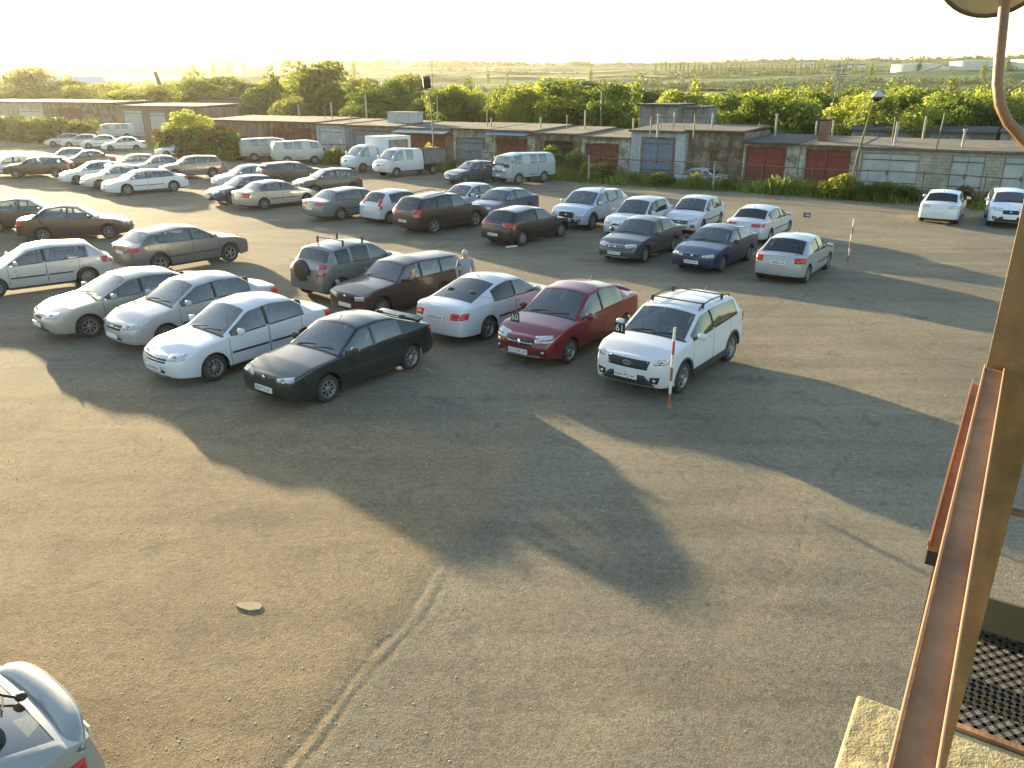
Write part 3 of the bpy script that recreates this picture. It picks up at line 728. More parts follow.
    ns=nd(nt,'ShaderNodeTexNoise'); ns.inputs['Scale'].default_value=1; ns.inputs['Detail'].default_value=5; ns.inputs['Roughness'].default_value=.6; nt.links.new(mps.outputs[0],ns.inputs[0]); k=ramp(nt,ns.outputs['Fac'],[(.32,.80),(.5,1.0),(.68,1.10)]); c=mixc(nt,.8,c,k,'MULTIPLY')
    no=noise_node(nt,2.3,3,.5); k=ramp(nt,no.outputs['Fac'],[(.69,1.0),(.74,.62)]); c=mixc(nt,.8,c,k,'MULTIPLY')
    pz=ramp(nt,n4.outputs['Fac'],[(.57,0.0),(.66,.55)]); c=mixc(nt,pz,c,(.10,.092,.08))
    ck=nd(nt,'ShaderNodeMath',operation='MULTIPLY'); ck.inputs[1].default_value=.4; nt.links.new(A_('crack'),ck.inputs[0]); c=mixc(nt,ck.outputs[0],c,(.08,.07,.055)); c=mixc(nt,A_('sand'),c,(.38,.29,.16))
    nt.links.new(c,bs.inputs['Base Color']); bs.inputs['Roughness'].default_value=.93; bs.inputs['Specular IOR Level'].default_value=.15
    b1=nd(nt,'ShaderNodeBump'); b1.inputs['Strength'].default_value=.5; b1.inputs['Distance'].default_value=.015; nt.links.new(n3.outputs['Fac'],b1.inputs['Height'])
    n5=noise_node(nt,26,4,.7); b3=nd(nt,'ShaderNodeBump'); b3.inputs['Strength'].default_value=.55; b3.inputs['Distance'].default_value=.014; nt.links.new(n5.outputs['Fac'],b3.inputs['Height']); nt.links.new(b1.outputs[0],b3.inputs['Normal']); b1=b3
    b2=nd(nt,'ShaderNodeBump'); b2.inputs['Strength'].default_value=.5; b2.inputs['Distance'].default_value=.012; nt.links.new(n2.outputs['Fac'],b2.inputs['Height']); nt.links.new(b1.outputs[0],b2.inputs['Normal']); nt.links.new(b2.outputs[0],bs.inputs['Normal'])
    me.materials.append(m); o=bpy.data.objects.new('parking_lot',me); link(o); tag(o,kind='structure')
    # gravel
    ico=[(0,0,1),(.9,0,.3),(.3,.85,.3),(-.75,.5,.3),(-.7,-.55,.3),(.3,-.85,.3),(0,0,-.3)]; fc=[(0,1,2),(0,2,3),(0,3,4),(0,4,5),(0,5,1),(6,2,1),(6,3,2),(6,4,3),(6,5,4),(6,1,5)]
    mb=MB()
    for k in range(9000):
        u=random.uniform(-60,470) if random.random()<.85 else random.uniform(0,1020); v=random.uniform(380,790)**1.0; p=gp(u,v)
        s=random.uniform(.0035,.008)*(1.9 if random.random()<.03 else 1)*max(1,p.length/10); a=random.uniform(0,6.3); zz=lotz(p.x,p.y)+s*.1
        mb.add([(p.x+s*(q[0]*math.cos(a)-q[1]*math.sin(a)),p.y+s*1.3*(q[0]*math.sin(a)+q[1]*math.cos(a)),zz+s*.42*q[2]) for q in ico],fc)
    o=mb.build('gravel',simple('gravel_stone',(.46,.38,.26),.9,var=.5,scale=4)); tag(o,'loose pale gravel and small stones scattered over the worn asphalt','gravel',kind='stuff')
build_lot()
m=MB(); pts=[(0,0),(.22,.05),(.40,.02),(.52,-.08),(.50,-.2),(.3,-.24),(.1,-.16),(-.02,-.08)]
c0=gp(238,603); m.add([(c0.x+x*.62,c0.y+y*.62,z) for z in(-.03,.004) for x,y in pts],[tuple(range(8,16)),]+[(i,(i+1)%8,8+(i+1)%8,8+i) for i in range(8)])
tag(m.build('concrete_chunk',simple('old_concrete',(.34,.29,.19),.9,bmp=.4)),'flat pale broken piece of concrete lying on the dirt in the foreground','concrete chunk')
# sandy track on the far slope
def strip(name,D0,az0,az1,w,mat,dz=.5,curve=0):
    V=[];K=60
    for i in range(K+1):
        a=R(az0+(az1-az0)*i/K); D=D0+curve*math.sin(i/K*5)
        for k in(0,1):
            x=(D+k*w)*math.sin(a); y=(D+k*w)*math.cos(a); V.append((x,y,float(terr(np.array(x),np.array(y)))+dz))
    mb=MB(); mb.add(V,[(i*2,i*2+2,i*2+3,i*2+1) for i in range(K)],0,True); tag(mb.build(name,mat),kind='structure')
MS=simple('sandy_track',(.42,.34,.2),.95,scale=.05); 
strip('path',430,12,33,26,MS,curve=10,dz=.9); strip('path',720,-6,16,16,MS,curve=25,dz=1.1); strip('path',950,-2,22,12,MS,curve=-20,dz=1.2)
# ------------------------------------------------------------ leaves and trees
def leaf_mat(name, a, b, tr=.5):
    m,nt,bs=newmat(name); out=nt.nodes['Material Output']; g=nd(nt,'ShaderNodeNewGeometry'); n=noise_node(nt,1.1,3,.6)
    ad=nd(nt,'ShaderNodeMath',operation='MULTIPLY_ADD'); nt.links.new(g.outputs['Random Per Island'],ad.inputs[0]); ad.inputs[1].default_value=.5; nt.links.new(n.outputs['Fac'],ad.inputs[2])
    c=ramp(nt,ad.outputs[0],[(.35,a),(1.0,b)]); nt.links.new(c,bs.inputs['Base Color']); bs.inputs['Roughness'].default_value=.55; bs.inputs['Specular IOR Level'].default_value=.3
    t=nd(nt,'ShaderNodeBsdfTranslucent'); c2=mixc(nt,1,c,(1.25,1.28,.9),'MULTIPLY'); nt.links.new(c2,t.inputs[0]); mx=nd(nt,'ShaderNodeMixShader'); mx.inputs[0].default_value=tr
    nt.links.new(bs.outputs[0],mx.inputs[1]); nt.links.new(t.outputs[0],mx.inputs[2]); nt.links.new(mx.outputs[0],out.inputs[0]); return m
LM=dict(scrub=leaf_mat('scrub_leaf',(.05,.075,.025),(.12,.15,.05),.35), yel=leaf_mat('leaf_yellow_green',(.17,.20,.035),(.34,.36,.07),.64), mid=leaf_mat('leaf_mid_green',(.095,.135,.03),(.22,.26,.06),.6), dark=leaf_mat('leaf_dark_green',(.065,.10,.02),(.15,.20,.035),.55),
        red=leaf_mat('leaf_reddish',(.10,.06,.02),(.17,.13,.03),.5), olive=leaf_mat('leaf_olive',(.11,.13,.035),(.23,.24,.06),.56))
BARK=simple('bark',(.12,.085,.055),.95,bmp=.5,scale=6)
def leaf_quads(P, size, rng, name, mat):
    n=len(P); a=rng.normal(size=(n,3)); a/=np.linalg.norm(a,axis=1,keepdims=True); b=rng.normal(size=(n,3)); b-=a*(a*b).sum(1,keepdims=True); b/=np.linalg.norm(b,axis=1,keepdims=True)
    s=size*rng.uniform(.6,1.4,(n,1)); V=np.stack([P-a*s,P+b*s*.55,P+a*s,P-b*s*.55],1).reshape(-1,3)
    me=bpy.data.meshes.new(name); me.vertices.add(4*n); me.vertices.foreach_set('co',V.reshape(-1)); me.loops.add(4*n); me.loops.foreach_set('vertex_index',np.arange(4*n)); me.polygons.add(n)
    me.polygons.foreach_set('loop_start',np.arange(0,4*n,4)); me.polygons.foreach_set('loop_total',np.full(n,4)); me.update(); me.materials.append(mat); return me
def crown(kind, seed, n, size):
    rng=np.random.default_rng(seed); C=[]
    if kind=='cone':
        for k in range(26):
            h=.15+.83*k/25; r=.26*(1-h)**.8+.02; a=rng.uniform(0,6.3); C.append((r*.6*math.cos(a),r*.6*math.sin(a),h,r*.75,r*.5))
    elif kind=='poplar':
        for k in range(16): h=.12+.84*k/15; r=.085*math.sin(math.pi*min(.95,.2+.75*h))**.6; C.append((rng.normal()*.02,rng.normal()*.02,h,r,.07))
    elif kind=='bush':
        for k in range(16):
            a=rng.uniform(0,6.3); d=rng.uniform(0,.36); C.append((d*math.cos(a),d*math.sin(a),rng.uniform(.15,.75)*(1-d*.6),rng.uniform(.12,.22),rng.uniform(.12,.24)))
    else:
        for k in range(30):
            a=rng.uniform(0,6.3); h=rng.uniform(.14,.88); rm=.36*math.sin(math.pi*min(1,(h-.02)/.98))**.55; d=rm*rng.uniform(.2,1); C.append((d*math.cos(a),d*math.sin(a),h,rng.uniform(.10,.19),rng.uniform(.08,.16)))
    C=np.array(C); w=C[:,3]**2; w/=w.sum(); idx=rng.choice(len(C),n,p=w); dirs=rng.normal(size=(n,3)); dirs/=np.linalg.norm(dirs,axis=1,keepdims=True); rad=rng.uniform(.35,1.08,(n,1))**.6
    P=C[idx,:3]+dirs*rad*np.stack([C[idx,3],C[idx,3],C[idx,4]],1); P[:,2]=np.maximum(P[:,2],.02)
    return P
TM={}
def tree_meshes(kind,mat,seed):
    key=(kind,mat,seed)
    if key not in TM:
        n={'cone':2600,'poplar':900,'bush':2400,'broad':6500}[kind]; size={'cone':.022,'poplar':.02,'bush':.042,'broad':.0225}[kind]
        P=crown(kind,seed,n,size); me=leaf_quads(P,size,np.random.default_rng(seed+5),'crown',LM[mat])
        t=MB(); rr=random.Random(seed)
        if kind!='bush':
            t.tube([(0,0,-.05),(.008,0,.2),(-.006,.005,.5),(0,0,.8)],.018,6,r2=.004)
            for k in range(7):
                a=rr.uniform(0,6.3); h=rr.uniform(.2,.6); l=.08 if kind in('poplar','cone') else .22; t.tube([(0,0,h),(l*.6*math.cos(a),l*.6*math.sin(a),h+.1),(l*math.cos(a),l*math.sin(a),h+.2)],.008,5,r2=.002)
        else:
            for k in range(6):
                a=rr.uniform(0,6.3); t.tube([(.03*math.cos(a),.03*math.sin(a),-.05),(.12*math.cos(a),.12*math.sin(a),.3),(.25*math.cos(a),.25*math.sin(a),.6)],.012,5,r2=.004)
        TM[key]=(me,t.mesh('trunk',BARK))
    return TM[key]
def tree(p,h,w,kind='broad',mat='mid',seed=0,label=None,cat='tree',group=None,name='tree'):
    me,tr=tree_meshes(kind,mat,seed); o=empty(name,p,random.uniform(0,6.3)); base={'cone':.56,'poplar':.2,'bush':.95,'broad':.86}[kind]
    sx=w/base; o.scale=(sx,sx,h); tag(o,label,cat,group); mesh_obj('trunk' if kind!='bush' else 'stem',tr,None,o); mesh_obj('crown' if kind!='bush' else 'foliage',me,None,o); return o
def tree_px(px,ytop,off,wpx,**k):
    p=on_line(px,off); z0=float(terr(np.array(p.x),np.array(p.y))); p.z=z0; h=z_at(Vector((p.x,p.y,0)),ytop)-z0; w=wpx*math.hypot(p.x,p.y)/F_PX*1.06
    return tree(p,h,w,**k)
G='trees growing behind the garages'
big=[(30,64,40,60,'broad','olive',1,'olive tree rising above the far left garages'),
 (78,84,34,30,'broad','yel',2,'small yellow green tree behind the far left garages'),
 (206,72,38,74,'broad','mid',3,'round topped tree left of the brown shed roof'),
 (272,61,34,34,'cone','dark',4,'dark conical tree standing tallest left of the lamp post'),
 (318,58,46,74,'broad','mid',5,'tall wide tree right of the dark conical tree'),
 (372,88,30,60,'broad','dark',6,'dark low tree behind the white roof box'),
 (408,70,52,64,'broad','olive',7,'pale olive tree just left of the left lamp post'),
 (460,82,24,36,'broad','yel',8,'bright yellow green sapling right of the left lamp post'),
 (497,88,34,34,'broad','dark',9,'dark green tree right of the yellow sapling'),
 (562,76,30,92,'broad','mid',10,'wide bright tree behind the garages in the middle'),
 (606,98,20,46,'broad','dark',11,'dark rounded tree left of the grey roof building'),
 (632,84,70,40,'broad','yel',12,'yellowish tree left behind the grey roof building'),
 (718,104,26,24,'broad','yel',13,'small bright yellow tree right of the grey roof building'),
 (752,103,26,30,'broad','yel',14,'second small yellow tree further right of the grey roof building'),
 (805,94,24,64,'broad','mid',15,'green tree behind the brick chimney'),
 (862,92,32,50,'broad','yel',16,'yellow green tree behind the right lamp post'),
 (903,83,36,44,'broad','mid',17,'tall green tree right of the right lamp post'),
 (948,90,30,52,'broad','mid',18,'green tree behind the long right garage'),
 (1000,94,30,56,'broad','olive',19,'olive tree behind the right end of the garages')]
for px,yt,off,w,k,mt,sd,lb in big: tree_px(px,yt,off,w,kind=k,mat=mt,seed=sd%6+ (0 if k=='broad' else 20),label=lb,name='tree')
rr=random.Random(5)
GL={'yel':'yellow green filler tree in the belt behind the garages','mid':'mid green filler tree in the belt behind the garages','dark':'dark green filler tree in the belt behind the garages','olive':'olive filler tree in the belt behind the garages'}
GL={k:v.replace('filler ','low ') for k,v in GL.items()}
for i in range(128):
    px=-30+(i*8.6)+rr.uniform(-7,7); off=rr.uniform(22,80); mt=rr.choice(['yel','mid','mid','olive','dark','yel'])
    yt=rr.uniform(80,100)-(6 if 215<px<420 else 0)+(5 if px>640 else 0); 
    if px<140: yt-=2
    tree_px(px,yt,off,rr.uniform(32,56),mat=mt,seed=rr.randrange(6),label=GL[mt],group='low %s trees in the belt behind the garages'%mt)
for i in range(16):
    px=20+i*63+rr.uniform(-22,22); tree_px(px,rr.uniform(68,84),rr.uniform(40,80),rr.uniform(12,17),kind='poplar',mat=rr.choice(['mid','olive','yel']),seed=33+i%2,label='slim upright tree standing above the belt behind the garages',group='slim upright trees above the belt behind the garages',name='slim_tree')
# far slope: bushes that read as one mass, a row of thin poplars
def far_bushes():
    Ps=[]; rng=np.random.default_rng(3)
    for k in range(11000):
        az=rng.uniform(-.72,.72); D=170*(9.5**rng.uniform(0,1)) 
        x,y=D*math.sin(az),D*math.cos(az)
        if D<230 and rng.random()<.3: continue
        if vnoise(np.array(x/230),np.array(y/(20+D*.035)),4)+vnoise(np.array(x/40),np.array(y/25),6)*.35 < .06: continue
        z=float(terr(np.array(x),np.array(y))); s=rng.uniform(1.2,2.8)*(1+D/1800)
        m=34; d=rng.normal(size=(m,3)); d/=np.linalg.norm(d,axis=1,keepdims=True); d[:,2]=np.abs(d[:,2]); q=d*np.array([s*1.3,s*1.3,s*1.1])*rng.uniform(.5,1,(m,1))+np.array([x,y,z]); Ps.append(np.c_[q,np.full(m,s*.26)])
    for k in range(1500):
        az=rng.uniform(-.66,.12) if k%4 else rng.uniform(-.66,.7); D=rng.uniform(1330,1600); x,y=D*math.sin(az),D*math.cos(az); z=float(terr(np.array(x),np.array(y))); s=rng.uniform(3,6.5)
        if vnoise(np.array(az*38),np.array(0.),14)<-.12: continue
        m=30; d=rng.normal(size=(m,3)); d/=np.linalg.norm(d,axis=1,keepdims=True); d[:,2]=np.abs(d[:,2]); q=d*np.array([s,s,s*1.3])*rng.uniform(.5,1,(m,1))+np.array([x,y,z]); Ps.append(np.c_[q,np.full(m,s*.3)])
    A=np.concatenate(Ps); rng2=np.random.default_rng(4)
    me=leaf_quads(A[:,:3],1.0,rng2,'far_scrub',LM['scrub']); 
    co=np.empty(len(me.vertices)*3); me.vertices.foreach_get('co',co); co=co.reshape(-1,4,3); c=A[:,None,:3]; co=c+(co-c)*A[:,None,3:4]; me.vertices.foreach_set('co',co.reshape(-1)); me.update()
    o=bpy.data.objects.new('scrub',me); link(o); tag(o,'scattered scrub and bushes over the far green slopes','scrub',kind='stuff')
far_bushes()
def far_pt(px,D):
    d=ray(px,HOR_Y); d=Vector((d.x,d.y,0)).normalized()*D; z=float(terr(np.array(d.x),np.array(d.y))); return Vector((d.x,d.y,z))
for i in range(44):
    px=655+i*4.6+rr.uniform(-1.2,1.2); p=far_pt(px,860+rr.uniform(-20,20)); h=z_at(Vector((p.x,p.y,0)),rr.uniform(75,80))-p.z; h=max(10,min(h,22))
    tree(p,h,h*.24,kind='poplar',mat='olive',seed=31,label='thin poplar in the long row on the far right slope',group='row of thin poplars on the far slope',name='poplar_tree')
for i,(px,y0) in enumerate([(488,70),(507,70),(355,55),(300,58),(196,58),(216,60),(232,60),(246,60),(590,74),(980,58),(1002,62),(915,78),(868,66)]):
    D=620+40*(i%4); p=far_pt(px,D); h=max(12,z_at(Vector((p.x,p.y,0)),y0)-p.z); h=min(h,34)
    tree(p,h,h*.3,kind='poplar',mat='mid',seed=32,label='taller poplar standing apart on the far slope',group='taller poplars standing apart on the far slope',name='poplar_tree')
# ------------------------------------------------------------ garages
ANG=math.atan2(-.548,.837); XD=-FD
def patchy(name, base, other, scale=.8, lo=.48, hi=.56, rough=.9, bmp=.3):
    m,nt,bs=newmat(name); n=noise_node(nt,scale,8,.7); n2=noise_node(nt,6,6,.7)
    k=ramp(nt,n.outputs['Fac'],[(lo,0.0),(hi,1.0)]); c=mixc(nt,k,base,other); k2=ramp(nt,n2.outputs['Fac'],[(.3,.6),(.65,1.1)]); c=mixc(nt,1,c,k2,'MULTIPLY')
    tc=nd(nt,'ShaderNodeTexCoord'); mp=nd(nt,'ShaderNodeMapping'); mp.inputs['Scale'].default_value=(2.2,2.2,.22); nt.links.new(tc.outputs['Object'],mp.inputs[0]); n3=nd(nt,'ShaderNodeTexNoise'); n3.inputs['Scale'].default_value=1; n3.inputs['Detail'].default_value=6; n3.inputs['Roughness'].default_value=.7; nt.links.new(mp.outputs[0],n3.inputs[0]); k3=ramp(nt,n3.outputs['Fac'],[(.36,.55),(.5,.95),(.65,1.08)]); c=mixc(nt,.85,c,k3,'MULTIPLY'); nt.links.new(c,bs.inputs['Base Color']); bs.inputs['Roughness'].default_value=rough
    if bmp: bump(nt,n2.outputs['Fac'],bs,bmp,.03)
    return m
def brick_mat(name,c1,c2,mortar):
    m,nt,bs=newmat(name); tc=nd(nt,'ShaderNodeTexCoord'); sp=nd(nt,'ShaderNodeSeparateXYZ'); cb=nd(nt,'ShaderNodeCombineXYZ'); nt.links.new(tc.outputs['Object'],sp.inputs[0]); ad=nd(nt,'ShaderNodeMath',operation='ADD'); nt.links.new(sp.outputs[0],ad.inputs[0]); nt.links.new(sp.outputs[1],ad.inputs[1]); nt.links.new(ad.outputs[0],cb.inputs[0]); nt.links.new(sp.outputs[2],cb.inputs[1])
    b=nd(nt,'ShaderNodeTexBrick'); b.inputs['Scale'].default_value=1; b.inputs['Brick Width'].default_value=.42; b.inputs['Row Height'].default_value=.2; b.inputs['Mortar Size'].default_value=.018
    nt.links.new(cb.outputs[0],b.inputs['Vector']); b.inputs['Color1'].default_value=(*c1,1); b.inputs['Color2'].default_value=(*c2,1); b.inputs['Mortar'].default_value=(*mortar,1)
    n=noise_node(nt,1.2,7,.7); k=ramp(nt,n.outputs['Fac'],[(.3,.55),(.6,1.1)]); c=mixc(nt,1,b.outputs['Color'],k,'MULTIPLY'); nt.links.new(c,bs.inputs['Base Color']); bs.inputs['Roughness'].default_value=.9; return m
W_=dict(white=patchy('whitewashed_wall',(.52,.50,.43),(.26,.21,.15),.9,.46,.58), block=brick_mat('pale_blockwork',(.42,.40,.33),(.36,.33,.26),(.27,.25,.20)),
  ruin=patchy('crumbling_masonry',(.30,.26,.19),(.16,.11,.07),1.1,.42,.55), blue=patchy('pale_blue_painted_wall',(.44,.47,.50),(.33,.30,.24),.6,.5,.62),
  rust=patchy('rusty_sheet_wall',(.20,.10,.055),(.30,.24,.17),.7,.45,.6), brown=patchy('brown_wall',(.30,.21,.15),(.26,.17,.12),.6,.45,.6), grey=patchy('grey_panel_wall',(.26,.27,.27),(.20,.20,.19),.5))
D_=dict(red=simple('red_oxide_door_paint',(.22,.045,.03),.6,var=.3,scale=1.5), grey=simple('grey_door_paint',(.20,.22,.25),.55,var=.3), bluegrey=simple('blue_grey_door_paint',(.17,.21,.27),.5,var=.25),
  white=simple('white_door_paint',(.44,.46,.46),.5,var=.25,scale=1), rust=simple('rusty_red_door',(.20,.07,.045),.8,var=.5,scale=2), dark=simple('dark_opening',(.03,.022,.015),.9), wood=simple('wood_door',(.17,.08,.035),.8,var=.4))
RF=dict(felt=patchy('roofing_felt',(.135,.115,.09),(.075,.072,.066),.35,.5,.6), dark=patchy('dark_roofing_felt',(.07,.07,.068),(.10,.095,.085),.4,.5,.6), tan=patchy('dusty_roof',(.20,.165,.115),(.12,.105,.085),.4,.5,.62))
RAIL_=simple('rusty_bar',(.13,.07,.05),.7,var=.5)
def ribbed_panel(m,x0,x1,z0,z1,y,n,mi=0,t=.02):
    m.box((x0,y,z0),(x1,y+.04,z1),mi)
    for k in range(n):
        x=x0+(x1-x0)*(k+.5)/n; m.box((x-.025,y-t,z0+.03),(x+.025,y-.001,z1-.03),mi)
def garage(px0,px1,off,ytop,doors,wall,roof,label,depth=6.2,slope=.3,name='garage',cat='garage',canopy=None,group=None,ribbed=False):
    p0,p1=on_line(px0,off),on_line(px1,off); Lg=(p1-p0).length; H=max(z_at(p0,ytop),1.9); root=empty(name,(p0.x,p0.y,-.35),ANG); tag(root,label,cat,group); H+=.35
    X_=lambda px:(on_line(px,off)-p0).dot(XD)
    ds=sorted([(X_(a),X_(b),z_at(on_line((a+b)/2,off),yt)+.35,mt) for a,b,yt,mt in doors]); m=MB(); x=0
    for a,b,zt_,mt in ds:
        if a>x: m.box((x,0,0),(a,.22,H))
        zt_=min(zt_,H-.12); m.box((a,0,zt_),(b,.22,H)); m.box((a,0,0),(b,.22,.38)); x=b
    if x<Lg: m.box((x,0,0),(Lg,.22,H))
    m.box((0,.22,0),(.22,depth,H)); m.box((Lg-.22,.22,0),(Lg,depth,H)); m.box((.22,depth-.22,0),(Lg-.22,depth,H+slope*.8))
    if ribbed: ribbed_panel(m,.02,Lg-.02,.1,H-.1,-.05,int(Lg/.3))
    m.build('wall',wall,root)
    r=MB(); sl=slope/depth
    P=[(-.12,-.28,H+.01),(Lg+.12-.13,-.28,H+.01),(Lg-.01,depth+.15,H+slope),(-.12,depth+.15,H+slope)]
    r.add([*P,*[(a,b,c+.13) for a,b,c in P]],[(0,1,2,3)[::-1],(4,5,6,7),(0,1,5,4),(1,2,6,5),(2,3,7,6),(3,0,4,7)]); r.build('roof',roof,root)
    for a,b,zt_,mt in ds:
        d=MB(); zt_=min(zt_,H-.12); mid=(a+b)/2
        if b-a>1.6:
            ribbed_panel(d,a+.03,mid-.015,.40,zt_-.03,.09,5); ribbed_panel(d,mid+.015,b-.03,.40,zt_-.03,.09,5)
        else: d.box((a+.02,.10,.40),(b-.02,.14,zt_-.02))
        do=d.build('door',D_[mt],root)
        if b-a>1.6:
            h=MB(); [h.box((xx-.05,-.03,.38),(xx+.05,-.002,zt_+.06)) for xx in (a-.03,b+.03)]; h.box((a-.08,-.035,zt_+.0),(b+.08,-.004,zt_+.10)); mt!='white' and h.build('frame',W_['rust'],do)
            
            for z_ in (.75,zt_-.4): h=MB(); h.box((a+.05,.035,z_),(b-.05,.068,z_+.05)); h.build('hinge_bar',RAIL_,do)
            h=MB(); h.box((mid-.11,.01,1.25),(mid-.05,.075,1.55)); h.build('handle',M['dark'],do)
    if canopy:
        a,b=X_(canopy[0]),X_(canopy[1]); c=MB(); c.add([(a,-1.0,H-.28),(b,-1.0,H-.28),(b,-.02,H-.04),(a,-.02,H-.04),(a,-1.0,H-.22),(b,-1.0,H-.22),(b,-.02,H+.0),(a,-.02,H+.0)],[(0,1,2,3)[::-1],(4,5,6,7),(0,1,5,4),(1,2,6,5),(2,3,7,6),(3,0,4,7)]); c.build('canopy',D_[canopy[2]],root)
    return root,Lg,H,p0
OW=6.0
garage(869,1090,OW,148.5,[(872,932,154,'white'),(965,1000,156,'white'),(1020,1065,158,'white')],W_['block'],RF['tan'],'long pale blockwork garage at the right end with whitish doors')
garage(808,868.5,OW,146,[(815,859,150.5,'red')],W_['white'],RF['tan'],'garage with a dark red door right of the brick chimney')
garage(749.5,807.5,OW,143.5,[(753,793,147.5,'red')],W_['white'],RF['dark'],'garage with a dark red door left of the brick chimney')
garage(690,749,OW+.5,131.5,[(716,723,151,'wood')],W_['ruin'],RF['felt'],'crumbling stained masonry garage with one small dark doorway',slope=.2)
garage(633.5,689.5,OW,131.5,[(645,678,138.5,'bluegrey')],W_['blue'],RF['felt'],'pale blue painted garage with a blue grey door and a roof deck')
garage(583,633,OW,137.5,[(587.5,620.5,144.5,'rust')],W_['white'],RF['tan'],'whitewashed garage with a rusty red door left of the pale blue one')
garage(536,582.5,OW,134,[(545,575,141,'dark')],W_['ruin'],RF['tan'],'overgrown garage with a dark door behind the bushes')
garage(492,535.5,OW,131,[(496,527,139.5,'rust')],W_['white'],RF['tan'],'garage with a rust red door under a grey blue canopy behind the minibus',canopy=(490,532,'bluegrey'))
garage(452,491.5,OW,129.5,[(455.5,483,138.5,'grey')],W_['white'],RF['felt'],'garage with whitewashed piers and a grey door behind the parked dark sedan')
garage(396,451.5,OW,128.5,[(402,444,135,'rust')],W_['rust'],RF['felt'],'rusty garage with a pale blue canopy behind the flatbed truck',canopy=(398,450,'white'))
garage(342,395.5,OW,126,[(350,388,131,'grey')],W_['grey'],RF['felt'],'grey garage behind the box truck')
garage(313,341.5,OW,124.5,[(316,339,128,'white')],W_['blue'],RF['felt'],'narrow garage with a pale ribbed door right of the grey minibuses')
garage(262,312.5,OW,122,[(268,282,128,'rust'),(288,308,128,'rust')],W_['rust'],RF['felt'],'low brick red garage above the grey minibuses')
garage(203,261.5,OW,120.5,[(210,232,127,'rust')],W_['brown'],RF['felt'],'brownish garage at the left of the low row behind the hedge')
LO=17
garage(112,198,LO,106,[(119,138,110.5,'white'),(145,161,112.5,'white')],W_['brown'],RF['felt'],'tall brown far left garage with two white doors')
garage(40,111.5,LO,102.5,[(54,78,108,'rust')],W_['ruin'],RF['tan'],'tall pale brown far left garage between the two with white doors')
garage(-70,39.5,LO,101,[(-40,-15,108,'grey'),(14,38,109,'white')],W_['block'],RF['tan'],'leftmost tall garage with one white door')
garage(136,247,34,98.5,[],W_['brown'],RF['dark'],'long plain brown shed standing behind the far left garages',depth=5,name='shed',cat='shed',slope=.1)
garage(858,1006,22,131,[],W_['grey'],RF['dark'],'long low dark roofed shed behind the right garages',depth=3,name='shed',cat='shed',slope=.35)
garage(1010,1100,20,133,[(1020,1050,138,'white')],W_['grey'],RF['dark'],'grey shed at the right edge behind the garages',depth=5,name='shed',cat='shed')
garage(640.5,680.5,15,105.5,[],W_['grey'],RF['dark'],'grey ribbed metal building standing above the pale blue garage',depth=4,name='metal_shed',cat='shed',slope=.05,ribbed=True)
garage(682,706.5,15.8,108,[],W_['grey'],RF['felt'],'lower grey metal box beside the taller grey metal building',depth=3,name='metal_shed',cat='shed',slope=.05,ribbed=True)
def onroof(px,off,yb): p=on_line(px,off); p.z=z_at(p,yb); return p
# white box on the roof
p=onroof(386,OW+3,124.5); q=on_line(411,OW+3); h=z_at(on_line(386,OW+3),112)-p.z; wl=(q-on_line(386,OW+3)).length
r=empty('roof_hut',(p.x,p.y,p.z-.35),ANG); tag(r,'small white hut with a flat top standing on the garage roofs','hut'); m=MB(); m.box((0,0,0),(wl,1.6,h+.3)); [m.box((wl*k/7-.02,-.02,.05),(wl*k/7+.02,-.001,h+.25)) for k in range(1,7)]; m.build('wall',D_['white'],r); m=MB(); m.box((-.08,-.08,h+.302),(wl+.08,1.7,h+.38)); m.build('roof',D_['white'],r)
# brick chimney
p=onroof(830,OW+2.2,146); r=empty('chimney',(p.x,p.y,p.z-.4),ANG); tag(r,'square red brick chimney on the roof between the two red doors','chimney'); hh=z_at(on_line(830,OW+2.2),119)-p.z
m=MB(); m.box((-.32,-.32,0),(.32,.32,hh+.3)); m.build('stack',brick_mat('red_brick',(.24,.10,.07),(.30,.13,.09),(.22,.18,.15)),r); m=MB(); m.box((-.38,-.38,hh+.302),(.38,.38,hh+.4)); m.build('cap',M['dark'],r)
# vent pipes
ASB=simple('asbestos_pipe',(.42,.40,.35),.9,var=.3); STL=simple('weathered_steel',(.16,.14,.12),.6,.4,var=.4); 
vents=[(258,108,122,12),(297,105,119,12),(330,102,117,10),(323,105,118,10),(365,94,118,12),(348,116,123,9),(487,109,128,8),(491,118,130,8),(541,117,132,8),(568,116,134,10),(586,110,131,10),(635,118,133,10),(653,116,131,5),(660,115,131,3),(676,112,131,9),(697,114,131,3),(715,113,130,9),(780,115,139,10),(763,121,133,10),(821,121,139,12),(838,120,138,12),(900,118,136,9),(904,123,136,9),(931,116,133,12),(947,113,143,3),(973,130,140,7),(903,122,138,4)]
for i,(px,yt,yb,o_) in enumerate(vents):
    a=onroof(px,o_,yb+2); zt_=z_at(on_line(px,o_),yt); pm_=ASB if i%3 else STL; th=.07 if i%3 else .04
    m=MB(); lean=.12 if px==947 else 0; m.tube([(0,0,-.3),(lean,0,zt_-a.z)],th,8); 
    if i%4==1: m.tube([(lean,0,zt_-a.z-.02),(lean,0,zt_-a.z+.06)],th*1.9,8)
    o=m.build('vent_pipe',pm_); o.location=a; tag(o,('pale' if i%3 else 'dark thin')+' vent pipe standing up from the garage roofs','vent pipe',('pale' if i%3 else 'dark')+' vent pipes on the garage roofs')
